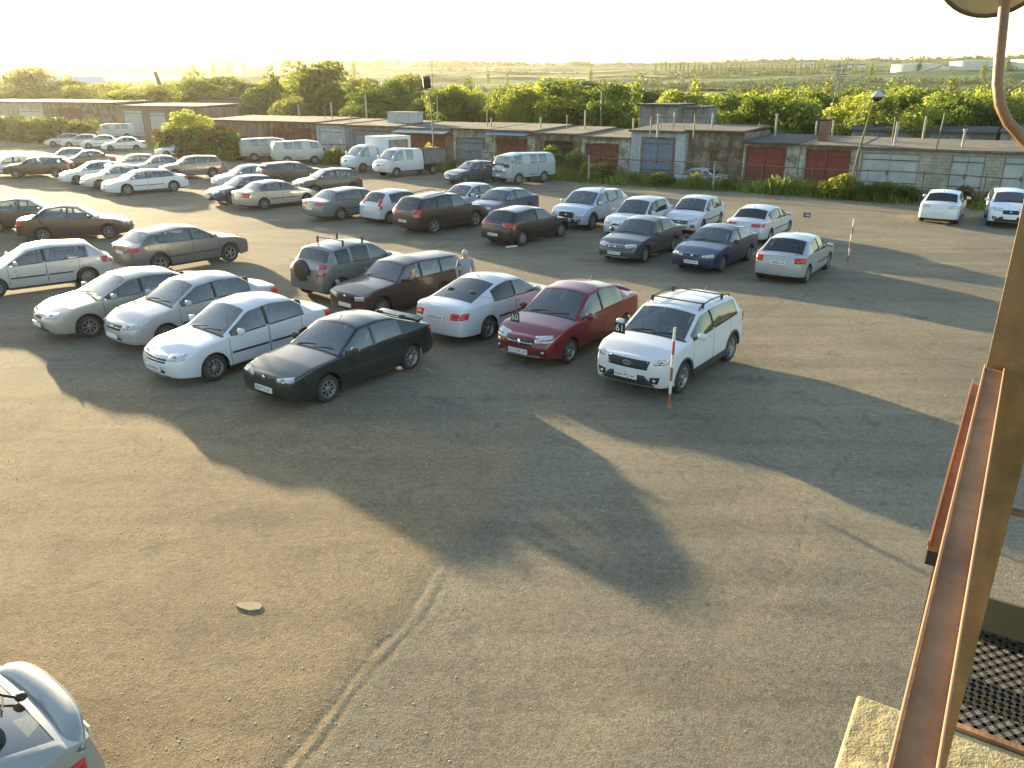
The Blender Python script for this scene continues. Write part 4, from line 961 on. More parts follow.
# roof deck railing on the pale blue garage
r=empty('roof_railing',on_line(641,OW+.2),ANG); wl=(on_line(757,OW+.2)-on_line(641,OW+.2)).length; z0=z_at(on_line(641,OW+.2),131); tag(r,'thin metal railing along the edge of the pale blue garage roof','railing')
m=MB(); m.tube([(0,0,z0+1.0),(wl*.62,0,z0+1.0)],.025,6); m.build('top_rail',STL,r)
for k in range(7): m=MB(); m.tube([(wl*.62*k/6,0,z0-.2),(wl*.62*k/6,0,z0+1.0)],.022,6); m.build('post',STL,r)
# ------------------------------------------------------------ fence, weeds, shrubs
f=empty('wire_fence',tuple(on_line(240,0)),ANG); tag(f,'low wire fence on thin leaning posts along the back of the lot','fence'); p0=on_line(240,0); wl=(on_line(1075,0)-p0).length
CONC=simple('fence_post_concrete',(.36,.33,.27),.9,var=.3); RAIL=simple('rusty_pipe',(.17,.095,.06),.7,var=.4); n=int(wl/3)
for k in range(n+1):
    m=MB(); x=wl*k/n; l=random.uniform(-.08,.08); m.bar((x,0,-.1),(x+l,random.uniform(-.05,.05),1.75),.09 if k%3==0 else .05,.09 if k%3==0 else .05,up=(0,1,0)); m.build('post',CONC if k%3==0 else RAIL,f)
m=MB(); pts=[(wl*t,0,1.62+.04*math.sin(t*37)) for t in np.linspace(0,1,60)]; m.tube(pts,.036,5); m.build('rail',RAIL,f); m=MB(); m.tube([(p[0],p[1]+.01,p[2]-.8) for p in pts],.022,5); m.build('rail',RAIL,f)
m=MB()
for k in range(int(wl/.3)):
    m.bar((k*.3,.02,.1),(k*.3+1.45,.02,1.55),.006,.006); m.bar((k*.3+1.45,.025,.1),(k*.3,.025,1.55),.006,.006)
m.build('wire_mesh',STL,f)
def grass():
    rng=np.random.default_rng(8); n=30000; s=rng.uniform(-2,1,n)*0+rng.uniform(0,1,n); A=on_line(215,0);B=on_line(1090,0); L_=(B-A).length
    x=s*L_; off=rng.normal(0,1,n)*.75+.25+fbm(x/3,x*0,3,2)*.8; clump=np.clip(.6+fbm(x/2.2,off/1.5,3,12)*1.3,.15,1.5); h=rng.uniform(.2,1.05,n)*clump*np.exp(-((off-.3)/1.6)**2)
    wide=rng.random(n)<.35; off=np.where(wide,rng.uniform(-.2,5.5,n),off); h=np.where(wide,h*.5+rng.uniform(.1,.35,n),h)
    P=np.stack([A.x+XD.x*x+FN.x*off,A.y+XD.y*x+FN.y*off,np.full(n,-.06)],1); a=rng.uniform(0,6.3,n); w=rng.uniform(.02,.07,n); D=np.stack([np.cos(a)*w,np.sin(a)*w,np.zeros(n)],1); T=np.stack([rng.normal(0,.25,n)*h,rng.normal(0,.25,n)*h,h],1)
    V=np.stack([P-D,P+D,P+T+D*.4,P+T-D*.4],1).reshape(-1,3); me=bpy.data.meshes.new('grass'); me.vertices.add(4*n); me.vertices.foreach_set('co',V.reshape(-1)); me.loops.add(4*n); me.loops.foreach_set('vertex_index',np.arange(4*n)); me.polygons.add(n); me.polygons.foreach_set('loop_start',np.arange(0,4*n,4)); me.polygons.foreach_set('loop_total',np.full(n,4)); me.update(); me.materials.append(LM['mid'])
    o=bpy.data.objects.new('grass',me); link(o); tag(o,'tall grass and weeds growing along the back fence','grass',kind='stuff')
grass()
# soil strip under the weeds
m=MB(); A=on_line(150,-.6);B=on_line(1095,-.6); P=[A,B,B+FN*8,A+FN*8]; m.add([(p.x,p.y,-.055) for p in P],[(3,2,1,0)]); 
V=[];K=60
mm=MB()
for i in range(K+1):
    for j in range(8):
        p=A.lerp(B,i/K)+FN*(j*1.15+ (0 if j else random.uniform(-.2,.35))); mm.v.append((p.x,p.y,-.03+random.uniform(0,.05)*(j>0)))
for i in range(K):
    for j in range(7): mm.f.append([i*8+j,(i+1)*8+j,(i+1)*8+j+1,i*8+j+1]); mm.mi.append(0); mm.sm.append(True)
tag(mm.build('verge',simple('weedy_soil',(.10,.095,.05),.95,var=.5,scale=1.5)),kind='structure')
sh=[(600,157,2.2,.8,'yel','small yellow green bush in front of the rusty red door'),(575,143,2.4,2.6,'mid','large shrub left of the rusty red door behind the fence'),(555,140,2.5,2.8,'dark','dark shrub right of the white minibus behind the fence'),(590,158,1.3,1.0,'yel','narrow yellowish bush at the left of the rusty red door'),(612,157,1.4,.9,'red','thin reddish bush in front of the rusty red door'),
 (665,168,2.0,-.2,'mid','dense green bush right of the pale blue garage door'),(674,171,1.5,.5,'dark','dark bush hiding the foot of the fence near the pale blue garage'),(855,168,2.3,-.3,'yel','big leafy bush at the foot of the right lamp post'),(845,172,1.5,.3,'red','reddish bush left of the right lamp post'),(872,176,2.2,.1,'mid','wide green bush right of the right lamp post'),(893,178,1.8,0,'dark','dark weeds bush further right of the right lamp post'),
 (907,177,1.8,.4,'mid','bush right of the dark weeds by the long blockwork garage'),(962,183,1.7,.2,'mid','bush between the two cars at the right end'),(985,180,1.6,.9,'red','tall dry reddish weeds behind the white crossover'),(928,182,1.8,.3,'dark','bush behind the white sedan at the right end'),(640,174,1.2,.2,'mid','low bush below the pale blue garage'),(700,178,1.5,.4,'mid','low bush in front of the crumbling garage'),(735,180,1.3,.3,'dark','low dark bush left of the first dark red door'),
 (429,138,1.5,1.2,'yel','bright yellow bush on the post beside the flatbed truck'),(330,143,1.8,-.3,'mid','bush behind the front of the grey minibus'),(352,141,1.7,.8,'mid','bush left of the box truck'),(453,156,1.3,.3,'mid','low bush beside the flatbed truck tail')]
for i,(px,yt,wm,off,mt,lb) in enumerate(sh):
    p=on_line(px,off); p.z=-.05; h=max(.9,z_at(p,yt)); tree(p,h,wm,kind='bush',mat=mt,seed=40+i%4,label=lb,cat='bush',name='bush')
# left hedge with rusty fence, big bright bush
for k in range(14):
    px=160+k*5.0; p=on_line(px,-1.5-.02*k); h=3.1+.35*math.sin(k*1.7); tree(p,h,3.4,kind='bush',mat='red' if k%3==0 else 'dark',seed=40+k%4,label='brownish overgrown bush in the hedge at the left back of the lot',cat='bush',group='brownish bushes in the left back hedge',name='bush')
for k in range(9):
    px=-40+k*14; p=on_line(px,2.5); tree(p,3.6,6.0,kind='bush',mat='dark' if k%2 else 'olive',seed=40+k%4,label='dark overgrown bush below the far left garages',cat='bush',group='dark bushes below the far left garages',name='bush')
p=on_line(184,0); tree(p,z_at(p,109),5.4,kind='broad',mat='yel',seed=3,label='bright yellow green round bush above the hedge left of the minibuses',cat='bush',name='bush')
r=empty('metal_fence',tuple(on_line(150,-.2)),ANG); tag(r,'rusty solid sheet metal fence behind the left hedge','fence'); wl=(on_line(243,-.2)-on_line(150,-.2)).length; m=MB(); ribbed_panel(m,0,wl,0,2.0,0,60); m.build('panel',W_['rust'],r); m=MB(); [m.box((wl*k/9-.05,.05,0),(wl*k/9+.05,.15,2.1)) for k in range(10)]; m.build('posts',RAIL,r)
# ------------------------------------------------------------ lamp posts and masts
def lamp_post(px,yb,off,pts,head,label,th=.09,yl=None):
    """pts: image points from foot to top in the plane of the post"""
    b=on_line(px,off); d=math.hypot(b.x,b.y); r=empty('lamp_post',(b.x,b.y,-.05),0); tag(r,label,'lamp post'); q=[]
    for (u,v) in pts:
        c=on_line(u,off); z=z_at(b,v); q.append((c.x-b.x,c.y-b.y,z))
    q[0]=(0,0,-.2); m=MB(); m.tube(q,th,8,r2=th*.5); m.build('pole',head[1],r); return r,q
POLE=simple('lamp_pole_wood',(.20,.16,.11),.85,var=.3); CP=simple('lamp_pole_concrete',(.40,.37,.30),.9,var=.25)
r,q=lamp_post(862.5,182,-.2,[(862.5,182),(868,150),(873,115),(876,98)],(0,POLE),'leaning grey brown lamp post with a round grey lamp, right of the chimney',.08)
t=Vector(q[-1]); m=MB(); m.lathe([(.03,.30),(.16,.22),(.34,.06),(.36,-.02),(.30,-.06)],n=16); m.v=[tuple(Vector(v)+t+Vector((.1,-.1,.15))) for v in m.v]; m.build('lamp_shade',simple('grey_lamp_shade',(.5,.5,.5),.4,.3),r); m=MB(); m.ell(t+Vector((.1,-.1,.1)),(.28,.28,.24),n=14); m.build('lamp_glass',M['tint'],r)
r,q=lamp_post(432,168,-1.0,[(432,168),(431.5,130),(430,98),(429,88)],(0,STL),'thin lamp post with a tilted box floodlight beside the flatbed truck',.06)
t=Vector(q[-1]); m=MB(); Mx=Matrix.Rotation(R(35),3,'X')@Matrix.Rotation(R(20),3,'Z'); m.box((-.28,-.18,-.42),(.28,.18,.42),M=Mx.to_4x4()); m.v=[tuple(Vector(v)+t+Vector((-.15,-.1,.45))) for v in m.v]; bevel(m.build('floodlight',M['plastic'],r),.04)
r,q=lamp_post(602,128,18,[(602,128),(602,92),(601.5,90)],(0,STL),'dark lamp post with a bent arm among the trees left of the grey shed',.09)
t=Vector(q[-1]); m=MB(); m.tube([t,t+Vector((-.5,.2,.45)),t+Vector((-1.2,.6,.6))],.05,6); m.ell(t+Vector((-1.4,.7,.6)),(.5,.2,.13)); m.build('lamp_arm',STL,r)
def mast(px,yb,yt,off,th,label,name='antenna_mast',cat='antenna',lean=0,cross=False,group=None,mat=None):
    b=on_line(px,off); zb_=z_at(b,yb); zt_=z_at(b,yt); m=MB(); m.tube([(0,0,-.4),(lean,0,zt_-zb_)],th,6,r2=th*.5)
    if cross:
        for k in range(3): z=(zt_-zb_)*(.95-.05*k); m.tube([(lean-.45+.1*k,0,z),(lean+.45-.1*k,0,z)],.02,4)
    o=m.build(name,mat or STL); o.location=(b.x,b.y,zb_); tag(o,label,cat,group)
mast(831.5,119,72,OW+2.2,.04,'tall thin antenna mast rising from the brick chimney',lean=.5,cross=True)
mast(437,118,95,OW+3,.05,'short antenna mast beside the left lamp post on the roofs')
mast(432.8,168,60,60,.09,'wooden utility pole in the trees behind the left lamp post','utility_pole','utility pole',mat=POLE)
mast(378,118,80,40,.12,'dark utility pole in the trees behind the white roof hut','utility_pole','utility pole',cross=True,mat=POLE)
mast(703,110,104,15,.05,'thin pipe mast with a cap beside the grey metal building')
# far masts, chimneys, pylons
def far_mast(px,yt,D,th,label,group=None,lattice=False,name='radio_mast',cat='mast',wide=0):
    p=far_pt(px,D); h=z_at(Vector((p.x,p.y,0)),yt)-p.z; m=MB()
    if lattice:
        b=wide
        for sx,sy in((1,1),(1,-1),(-1,1),(-1,-1)): m.tube([(b*sx,b*sy,-1),(b*.12*sx,b*.12*sy,h)],th,4,r2=th*.5)
        for k in range(8):
            f0=1-.88*k/8;f1=1-.88*(k+1)/8; z0=h*k/8;z1=h*(k+1)/8
            for s in(1,-1): m.tube([(b*f0*s,b*f0,z0),(-b*f1*s,b*f1,z1)],th*.6,4); m.tube([(b*f0*s,-b*f0,z0),(-b*f1*s,-b*f1,z1)],th*.6,4)
        for z in(.8,.9): m.tube([(-b*1.4,0,h*z),(b*1.4,0,h*z)],th,4)
    else: m.tube([(0,0,-1),(0,0,h)],th,8,r2=th*.6)
    o=m.build(name,simple('faded_steel',(.25,.25,.25),.7,var=.1)); o.location=p; tag(o,label,cat,group)
far_mast(811,31,900,.45,'very tall thin radio mast on the right skyline')
far_mast(835,62,330,.18,'lattice pylon in front of the far poplar row',lattice=True,wide=2.2,name='pylon',cat='pylon')
far_mast(851,53,1250,.7,'short stub mast on the right skyline beside the tallest one')
far_mast(357,49,1500,2.0,'left of the two grey factory chimneys on the left skyline',name='factory_chimney',cat='chimney'); far_mast(362,49,1500,2.0,'right of the two grey factory chimneys on the left skyline',name='factory_chimney',cat='chimney'); far_mast(419,47,1500,2.6,'single thicker factory chimney standing apart near the middle skyline',name='factory_chimney',cat='chimney')
for i,(px,yt) in enumerate([(445,68),(555,60),(678,56),(737,56),(778,56),(901,55),(960,54),(1010,50)]): far_mast(px,yt,1100,.35,'thin distant power pole standing on the skyline',group='thin power poles on the skyline',name='power_pole',cat='power pole')
# oil tanks
TK=simple('tank_paint',(.62,.60,.54),.5,var=.15,scale=.1)
for px0,px1,yt,lb in((893,933,64,'left pale round storage tank on the right skyline'),(952,994,64,'middle pale round storage tank on the right skyline'),(1014,1062,60,'yellowish round storage tank at the right edge of the skyline'),):
    D=760; pc=far_pt((px0+px1)/2,D); rad=(px1-px0)/2*D/F_PX*.99; h=z_at(Vector((pc.x,pc.y,0)),yt)-pc.z; h=max(h,7); r=empty('storage_tank',pc); tag(r,lb,'storage tank')
    m=MB(); m.lathe([(rad,-3),(rad,h*.9)],n=40); m.build('shell',TK,r); m=MB(); m.lathe([(rad*1.01,h*.9),(rad*.6,h*.98),(0,h)],n=40); m.build('roof',TK,r); m=MB(); a0=-1.9
    pts=[(rad*1.02*math.cos(a0+t*1.2),rad*1.02*math.sin(a0+t*1.2),h*.9*t) for t in np.linspace(0,1,12)]; m.tube(pts,.35,4); m.build('stair',M['steel'],r)
# town on the skyline
BW=simple('pale_panel_building',(.45,.42,.40),.8,var=.15,scale=.05)
def block(px0,px1,yt,D,label,mat=BW,group=None,depth=14):
    a=far_pt(px0,D);b=far_pt(px1,D); L_=(b-a).length; h=max(5,z_at(Vector((a.x,a.y,0)),yt)-a.z); r=empty('apartment_block' if h>12 else 'far_building',(a.x,a.y,a.z-4),math.atan2(b.y-a.y,b.x-a.x)); tag(r,label,'building',group)
    m=MB(); m.box((0,0,0),(L_,depth,h+4)); m.build('wall',mat,r); m=MB(); m.box((-.3,-.3,h+4.01),(L_+.3,depth+.3,h+4.8)); m.build('roof',M['steel'],r)
    m=MB(); nf=max(1,int(h/3.2)); nw=max(2,int(L_/5))
    for i in range(nf):
        for k in range(nw): x=(k+.5)*L_/nw; m.box((x-1,-.12,4.5+i*3.2),(x+1,-.02,6.2+i*3.2))
    m.build('windows',M['dark'],r)
for i,(a,b,yt) in enumerate([(92,103,57),(104,112,56),(114,124,56),(125,133,55),(134,146,55),(147,157,57)]): block(a,b,yt,1650,'tall pale apartment block fading into the haze on the left skyline',group='pale apartment blocks on the left skyline')
block(378,408,60,1500,'wide low factory building left of the thick chimney'); block(396,412,65,1300,'white low hall under the thick chimney',mat=TK); block(478,500,62,1500,'long grey low building on the middle skyline'); block(800,812,65,1000,'small pale building beside the tall mast on the right skyline',mat=TK); block(838,862,66,900,'low pale hall left of the storage tanks',mat=TK); block(934,951,66,900,'low white hall between the first two storage tanks',mat=TK)
# crane jib and pale roofs among far left trees
p=on_line(170,45); m=MB(); zb_=z_at(p,97); zt_=z_at(p,72); a=on_line(158,45)-p; m.bar((0,0,0),(a.x,a.y,zt_),.45,.5); m.bar((0,0,-1),(0,0,zb_+1),.3,.3); o=m.build('crane_arm',STL); o.location=p; tag(o,'dark slanting crane arm sticking up above the far left garages','crane')
for i,(px,yt,lb) in enumerate([(8,81,'small white hut roof glaring at the far left'),(66,76,'white gabled metal roof shining among the far left trees')]):
    p=on_line(px,75); z=z_at(p,yt); r=empty('far_house',(p.x,p.y,0),.3); tag(r,lb,'house'); w_=5+4*i; m=MB(); m.box((-w_,0,0),(w_,6,z-2)); m.build('wall',W_['white'],r); m=MB(); m.add([(-w_-.4,-.4,z-2),(w_+.4,-.4,z-2),(w_+.4,3,z),(-w_-.4,3,z),(w_+.4,6.4,z-2),(-w_-.4,6.4,z-2)],[(0,1,2,3),(3,2,4,5),(0,3,5),(1,4,2)]); m.build('roof',M['chrome'] if i else TK,r)
# ------------------------------------------------------------ the cars
WHT=(.60,.61,.63); SIL=(.50,.50,.49); 
CG='cars parked in rows on the asphalt lot'
def C(*a,**k): k.setdefault('group',CG); return car(*a,**k)
C('suv',[('FL',678.4,391),('RL',728.5,359)],-127,WHT,'white crossover with roof bars at the right end of the front row',rails=True,rack=True,gtype='slats',emb='oval_h',plate='K641PO 64',grille=(33,.66,.85),hood0=.95,head=(37,58,.78,.89),ns=5,name='parked_suv')
C('sedan',[('FL',568,362.3)],-126,(.16,.012,.018),'dark red sedan with a diamond badge beside the white crossover',emb='diamond',trim='blackbump',silverlip=True,L=4.35,wb=2.63,H=1.54,gc=.20,W=1.73,plate='X732OK 64',grille=(26,.55,.68),belt0=.93,belt1=1.01,hood0=.80,cowl=(1.15,1.0),wt=(1.9,1.48),rt=(3.15,1.47),rb=(3.72,1.10),tail=1.08,fog=True,ns=6,spoiler='lip',head=(27,56,.62,.77),tl=(28,62,.74,.98),metal=1)
C('sedan',[('RR',487.5,338.3)],53,(.50,.52,.57),'white liftback sedan parked tail first left of the dark red sedan',L=4.48,wb=2.6,H=1.46,tl=(30,62,.70,.86),rt=(2.9,1.40),rb=(3.95,1.06),tail=1.02,W=1.71,plate='M185TA 64',plate_r=.72,rtint=True,win=((1.34,2.26),(2.34,3.2)),ns=5,ant='rear')
C('lift',[('FL',325.4,401),('RL',412.5,367)],-126,(.009,.019,.018),'dark green hatchback with a rear wing at the near end of the front row',metal=1,spoiler='wing',plate='B587CE 64',head=(25,50,.60,.70),grille=(20,.62,.67),gtype='none',trim='old',handle='black',ns=8,r=.29,nose=.05,plan=.07,hw=.93,hood0=.76,cowl=(1.25,.92),belt0=.86,belt1=.92,wt=(1.95,1.36),tlo=True,wb=2.49,W=1.68,fo=.88,L=4.2)
C('sedan',[('FL',215.7,379)],-127,(.58,.60,.64),'white sedan with wide chrome grille bar beside the dark green hatchback',L=4.26,wb=2.476,H=1.50,W=1.70,plate='A329HB 64',emb='boat',gtype='chrome',grille=(27,.54,.68),ns=10,fog=False,ant='front')
C('sedan',[('roof',202.5,271.7)],-128,(.40,.40,.41),'silver grey boxy sedan second from the left in the near row',L=4.25,wb=2.63,H=1.52,metal=1,emb='diamond',ant='front',cowl=(1.12,1.0),hood0=.78,belt0=.95,belt1=1.0,wt=(1.85,1.45),rt=(3.1,1.45),rb=(3.6,1.08),tail=1.03)
C('sedan',[('FL',91.4,336.8)],-133,(.34,.32,.28),'beige silver sedan with a black bumper strip at the left of the near row',L=4.58,wb=2.715,H=1.43,W=1.80,metal=1,trim='blackbump',grille=(16,.56,.70),wt=(2.0,1.38),rt=(3.25,1.36),rb=(4.0,1.02),pk=2.6)
C('hatch',[('RL',84.7,283.5),('FL',1.7,298.7)],-142,(.42,.42,.42),'silver five door hatchback cut by the left edge',L=4.25,wb=2.6,H=1.46,metal=1,W=1.75)
kwg=dict(L=4.42,wb=2.70); C('suv',[('FR',230.7,260.8)],fit_heading('suv',dict(L=4.42,wb=2.7,W=1.8),('FR',230.7,260.8),('RR',163),5,50),(.12,.12,.125),'dark grey crossover parked side on behind the near row, facing right',L=4.42,wb=2.70,H=1.52,W=1.80,metal=1,clad=False,gc=.18,hood0=.84,cowl=(1.15,1.0),wt=(1.95,1.46),rt=(3.7,1.42),rb=(4.15,1.08),belt0=.97,belt1=1.08,tl=(26,60,.84,.97),ns=5,name='parked_suv')
C('sedan',[('FR',110,238)],20,(.06,.028,.022),'dark brown sedan parked side on at the left behind the silver hatchback',L=4.3,wb=2.5,metal=1)
C('sedan',[('roof',14,196.5)],18,(.05,.035,.03),'dark car with a glowing roof at the left edge behind the brown sedan',L=4.4,metal=1)
C('suv',[('RR',341,299.5)],52,(.16,.17,.165),'grey off roader with a spare wheel cover and roof bars in the near row',L=3.95,wb=2.45,H=1.66,W=1.74,rack=True,spare=True,clad=False,rtint=True,metal=1,tl=(36,56,.82,1.12),hood0=.90,rt=(3.45,1.58),rb=(3.66,1.12),win=((1.28,2.0),(2.08,2.75),(2.84,3.35)),doors=((1.28,2.6),),norear=False,trim='old',ns=5,name='parked_suv')
C('boxw',[('roof',417,252.5)],-130,(.045,.018,.018),'old burgundy boxy estate car facing left with people beside it',gtype='round',head=(26,46,.56,.70),ns=10)
C('sedan',[('FL',720,270.8),('RL',748,260.6)],-127,(.018,.028,.075),'dark blue sedan in the second row left of the silver hatchback',L=4.27,wb=2.49,H=1.42,W=1.68,metal=1,plate='P460KA 64',head=(25,50,.58,.68),grille=(18,.60,.65),gtype='none',nose=.05,plan=.07,hw=.93,r=.29,rim='steel',handle='black')
C('sedan',[('FL',643.7,261.8),('RL',671.8,250.8)],-125,(.055,.057,.063),'dark grey sedan with light coloured mirror in the second row',L=4.37,wb=2.57,H=1.47,W=1.70,metal=1,plate='O271AH 64',tint=True,silverlip=True,grille=(22,.60,.66))
C('lift',[('RR',806.5,281.3),('FR',826.8,268.4),('RL',757,277.6)],55,(.34,.355,.37),'silver hatchback at the right end of the second row, tail towards the viewer',L=4.11,wb=2.61,H=1.43,W=1.71,metal=1,plate='T908EC 64',plate_r=.72,tl=(34,62,.72,.98),tlo=True,win=((1.34,2.35),(2.44,3.15)),doors=((1.24,2.5),),rt=(3.2,1.39),rb=(3.85,1.0),rtint=True)
C('sedan',[('roof',757.8,210),('FR',788,227.5)],55,(.50,.53,.56),'silver sedan seen from behind, beyond the dark blue sedan',L=4.5,wb=2.6,H=1.45,metal=1,tint=True,rtint=True,tl=(22,60,.76,.90))
C('sedan',[('roof',696,200.5),('RL',721,217.8)],-121,WHT,'white sedan with black front bumper grille beyond the dark grey sedan',L=4.40,wb=2.6,H=1.48,tint=True,grille=(28,.50,.64),fog=True,spoiler='lip')
C('hatch',[('roof',646,195.4)],-124,(.55,.57,.59),'white hatchback with dark windscreen left of the white sedan in the third row',L=4.1,H=1.55,tint=True,doors=((1.24,2.28),(2.30,3.1)),W=1.72)
C('suv',[('FL',590.5,229),('roof',598,186.7)],-124,(.40,.45,.54),'pale blue grey large crossover in the third row',L=4.77,wb=2.765,H=1.68,W=1.89,metal=1,r=.36,gtype='slats',grille=(28,.58,.84),head=(34,54,.62,.78),rt=(3.9,1.58),rb=(4.5,1.2),rails=True,win=((1.25,2.3),(2.4,3.3),(3.4,3.9)),name='parked_suv')
C('sedan',[('roof',507,186.5)],-125,(.03,.045,.13),'blue sedan facing left in the third row',L=4.5,wb=2.65,H=1.45,metal=1)
C('sedan',[('roof',471.6,181.8)],-126,(.55,.58,.62),'pale silver sedan behind the blue sedan',L=4.4,metal=1)
C('hatch',[('RR',523,245),('FR',559,236.5)],50,(.012,.010,.012),'black three door hatchback, tail towards the viewer, in the middle',L=4.3,wb=2.65,H=1.47,W=1.76,metal=1,plate='E046PY 64',plate_r=.50,rtint=True,win=((1.34,2.45),(2.55,3.2)),doors=((1.24,2.6),),tl=(30,64,.80,.96))
C('suv',[('RR',435.2,233),('FR',474,226.4)],48,(.020,.012,.012),'black off roader with silver wheels, tail towards the viewer',L=4.5,wb=2.64,H=1.70,W=1.81,metal=1,r=.35,clad=False,rtint=True,rails=True,ns=5,tl=(38,62,.78,1.12),plate_r=.62,plate='C512BM 64',rt=(3.95,1.6),rb=(4.35,1.2),win=((1.28,2.3),(2.4,3.2),(3.3,3.9)),name='parked_suv')
C('hatch',[('RR',390,223.8)],48,(.50,.52,.56),'white hatchback with tall red tail lights left of the black off roader',L=4.02,wb=2.59,H=1.54,W=1.75,rtint=True,tint=True,tl=(42,58,.72,1.16),belt1=1.02)
C('sedan',[('RR',340.7,219.7)],46,(.14,.155,.16),'grey green large sedan seen from behind left of the white hatchback',L=4.8,wb=2.85,H=1.48,W=1.84,metal=1,tl=(24,60,.78,.92))
C('sedan',[('RR',264.5,209)],45,(.36,.33,.27),'golden beige sedan seen from behind at an angle',L=4.5,wb=2.6,H=1.46,metal=1,tl=(26,62,.70,.90))
C('hatch',[('FL',231,203.7)],-136,(.025,.03,.085),'dark blue hatchback facing left beside the golden beige sedan',L=4.0,metal=1)
C('sedan',[('roof',251,163.5)],-142,(.48,.48,.48),'pale silver sedan mostly hidden behind the dark blue hatchback',L=4.4,metal=1)
C('suv',[('roof',281,161)],34,(.055,.045,.045),'dark estate car facing away with pale rear pillars behind the golden beige sedan',L=4.6,wb=2.7,H=1.55,clad=False,metal=1,name='parked_suv')
C('suv',[('roof',336,167)],-146,(.03,.045,.045),'small dark green crossover facing left behind the grey green sedan',L=4.0,wb=2.45,H=1.6,W=1.7,clad=False,metal=1,name='parked_suv')
def truck(anchors,ang,label,box,cab,dbl,color=(.50,.50,.50)):
    kw=dict(L=3.5 if dbl else 2.45,wb=3.4 if dbl else 2.95)
    kw['win']=((.80,1.7),(1.95,2.6)) if dbl else ((.80,1.7),); kw['rt']=(kw['L']-.08,1.96); kw['rb']=(kw['L']-.03,1.88)
    r,S=C('truck',anchors,ang,color,label,cat='truck',name='parked_truck',**kw)
    xf=S['wb']/2+S['fo']-S['L']-.12; xr=-S['wb']/2-(1.15 if not box else 1.7)
    m=MB(); m.box((xr,-.35,.5),(xf+.6,.35,.66)); m.build('chassis_frame',M['dark'],r)
    if box:
        m=MB(); m.box((xr,-1.0,.85),(xf,1.0,2.62)); bevel(m.build('cargo_box',simple('white_box_body',(.70,.71,.70),.5,var=.12),r),.03)
        m=MB(); m.box((xr+.3,1.001,1.2),(xf-.9,1.012,2.35)); m.build('side_picture',simple('blue_and_brown_advert',(.25,.20,.16),.5,var=.7,scale=1.4),r)
    else:
        m=MB(); m.box((xr,-1.0,.86),(xf,1.0,.93))
        for y in(-1.0,.96):
            for k in range(3): m.box((xr,y,.94+k*.28),(xf,y+.04,1.19+k*.28))
        for k in range(6): m.box((xr-.05,-1.0+.01,.94+k*.13),(xr-.01,1.0,1.05+k*.13))
        m.build('flatbed',simple('grey_truck_bed',(.17,.165,.15),.7,var=.35),r)
        m=MB()
        for k in range(5):
            x=xr+(xf-xr)*k/4; m.tube([(x,-.97,.9),(x,-.97,1.9),(x,.97,1.9),(x,.97,.9)],.02,5)
        m.build('tarp_frame',M['steel'],r)
    return r
truck([('FL',396.5,177)],-137,'white crew cab flatbed truck by the left lamp post',False,None,True)
truck([('roof',364,144)],-137,'white box truck behind the crew cab flatbed truck',True,None,False,(.52,.54,.56))
VG='old forward control minibuses along the back of the lot'
car('van',[('FL',523,183.8),('RL',539.5,181.9)],-141,(.30,.35,.37),'pale blue grey minibus facing left in front of the rust red door','minibus',VG,'parked_minibus',lower=False)
car('van',[('roof',295.5,139.5)],24,(.36,.37,.35),'pale grey minibus facing right, nearer of the two by the hedge','minibus',VG,'parked_minibus',lower=False)
car('van',[('roof',262.4,137)],22,(.28,.28,.26),'dull grey minibus at the left of the two by the hedge','minibus',VG,'parked_minibus',lower=False)
C('sedan',[('roof',479,159.5)],-141,(.06,.075,.095),'dark blue grey sedan beside the pale minibus near the fence',L=4.5,wb=2.65,metal=1)
C('sedan',[('FL',127.7,195),('RL',174.6,191)],-138,WHT,'white sedan with dark wheels nearest in the left group',L=4.85,wb=2.83,fo=1.02,H=1.45,W=1.84,r=.33,plan=.22)
C('sedan',[('roof',122,163.5)],-141,(.50,.48,.44),'silver sedan directly behind the nearest white sedan of the left group',metal=1,L=4.4)
C('sedan',[('roof',99,160)],-141,(.66,.66,.66),'pale sedan third in the left group, behind the silver sedan',L=4.4)
C('suv',[('roof',46,155.5)],-162,(.05,.028,.022),'dark flare tinted car standing side on at the left of the left group',L=4.5,H=1.5,clad=False,metal=1,cowl=(1.1,1.0),hood0=.85,belt0=.95,belt1=1.0)  # red brown cast of the lens flare put into the paint colour
C('hatch',[('roof',19,154.5)],-150,(.66,.66,.66),'white hatchback glaring at the left edge of the left group',L=4.2)
C('hatch',[('roof',72,147)],-152,(.62,.62,.62),'white hatchback half hidden behind the dark flare tinted car')
C('sedan',[('roof',90,149.5)],-152,(.07,.035,.025),'dark reddish sedan between the white hatchback and the pale sedan',metal=1)
C('suv',[('RL',216.6,178),('roof',197,154)],-150,(.17,.15,.14),'grey brown crossover facing left at the right of the left group',L=4.45,H=1.6,clad=False,metal=1,cowl=(1.1,1.08),name='parked_suv')
C('hatch',[('roof',139,153)],-148,(.60,.60,.60),'pale hatchback roof seen behind the silver sedan of the left group')
C('sedan',[('roof',162,154.5)],-148,(.34,.36,.38),'grey sedan squeezed left of the grey brown crossover',metal=1)
C('sedan',[('roof',183.6,140.4)],-152,WHT,'white sedan alone in front of the hedge',L=4.5)
BK='pale cars in the far back row on the left'
for i,(px,py,col,lb) in enumerate([(70,132.6,(.5,.5,.5),'leftmost silver car of the far back row'),(86,133.4,(.55,.52,.50),'second car from the left of the far back row'),(104,134.2,(.66,.66,.66),'third white car of the far back row'),(126.5,136,(.70,.70,.70),'rightmost white sedan of the far back row')]):
    C('sedan' if i>1 else 'hatch',[('roof',px,py)],-158,col,lb,group=BK)
car('van',[('roof',116,122.8)],-150,(.50,.48,.44),'pale van behind the far back row of cars','van','vans at the back','parked_van',lower=False)
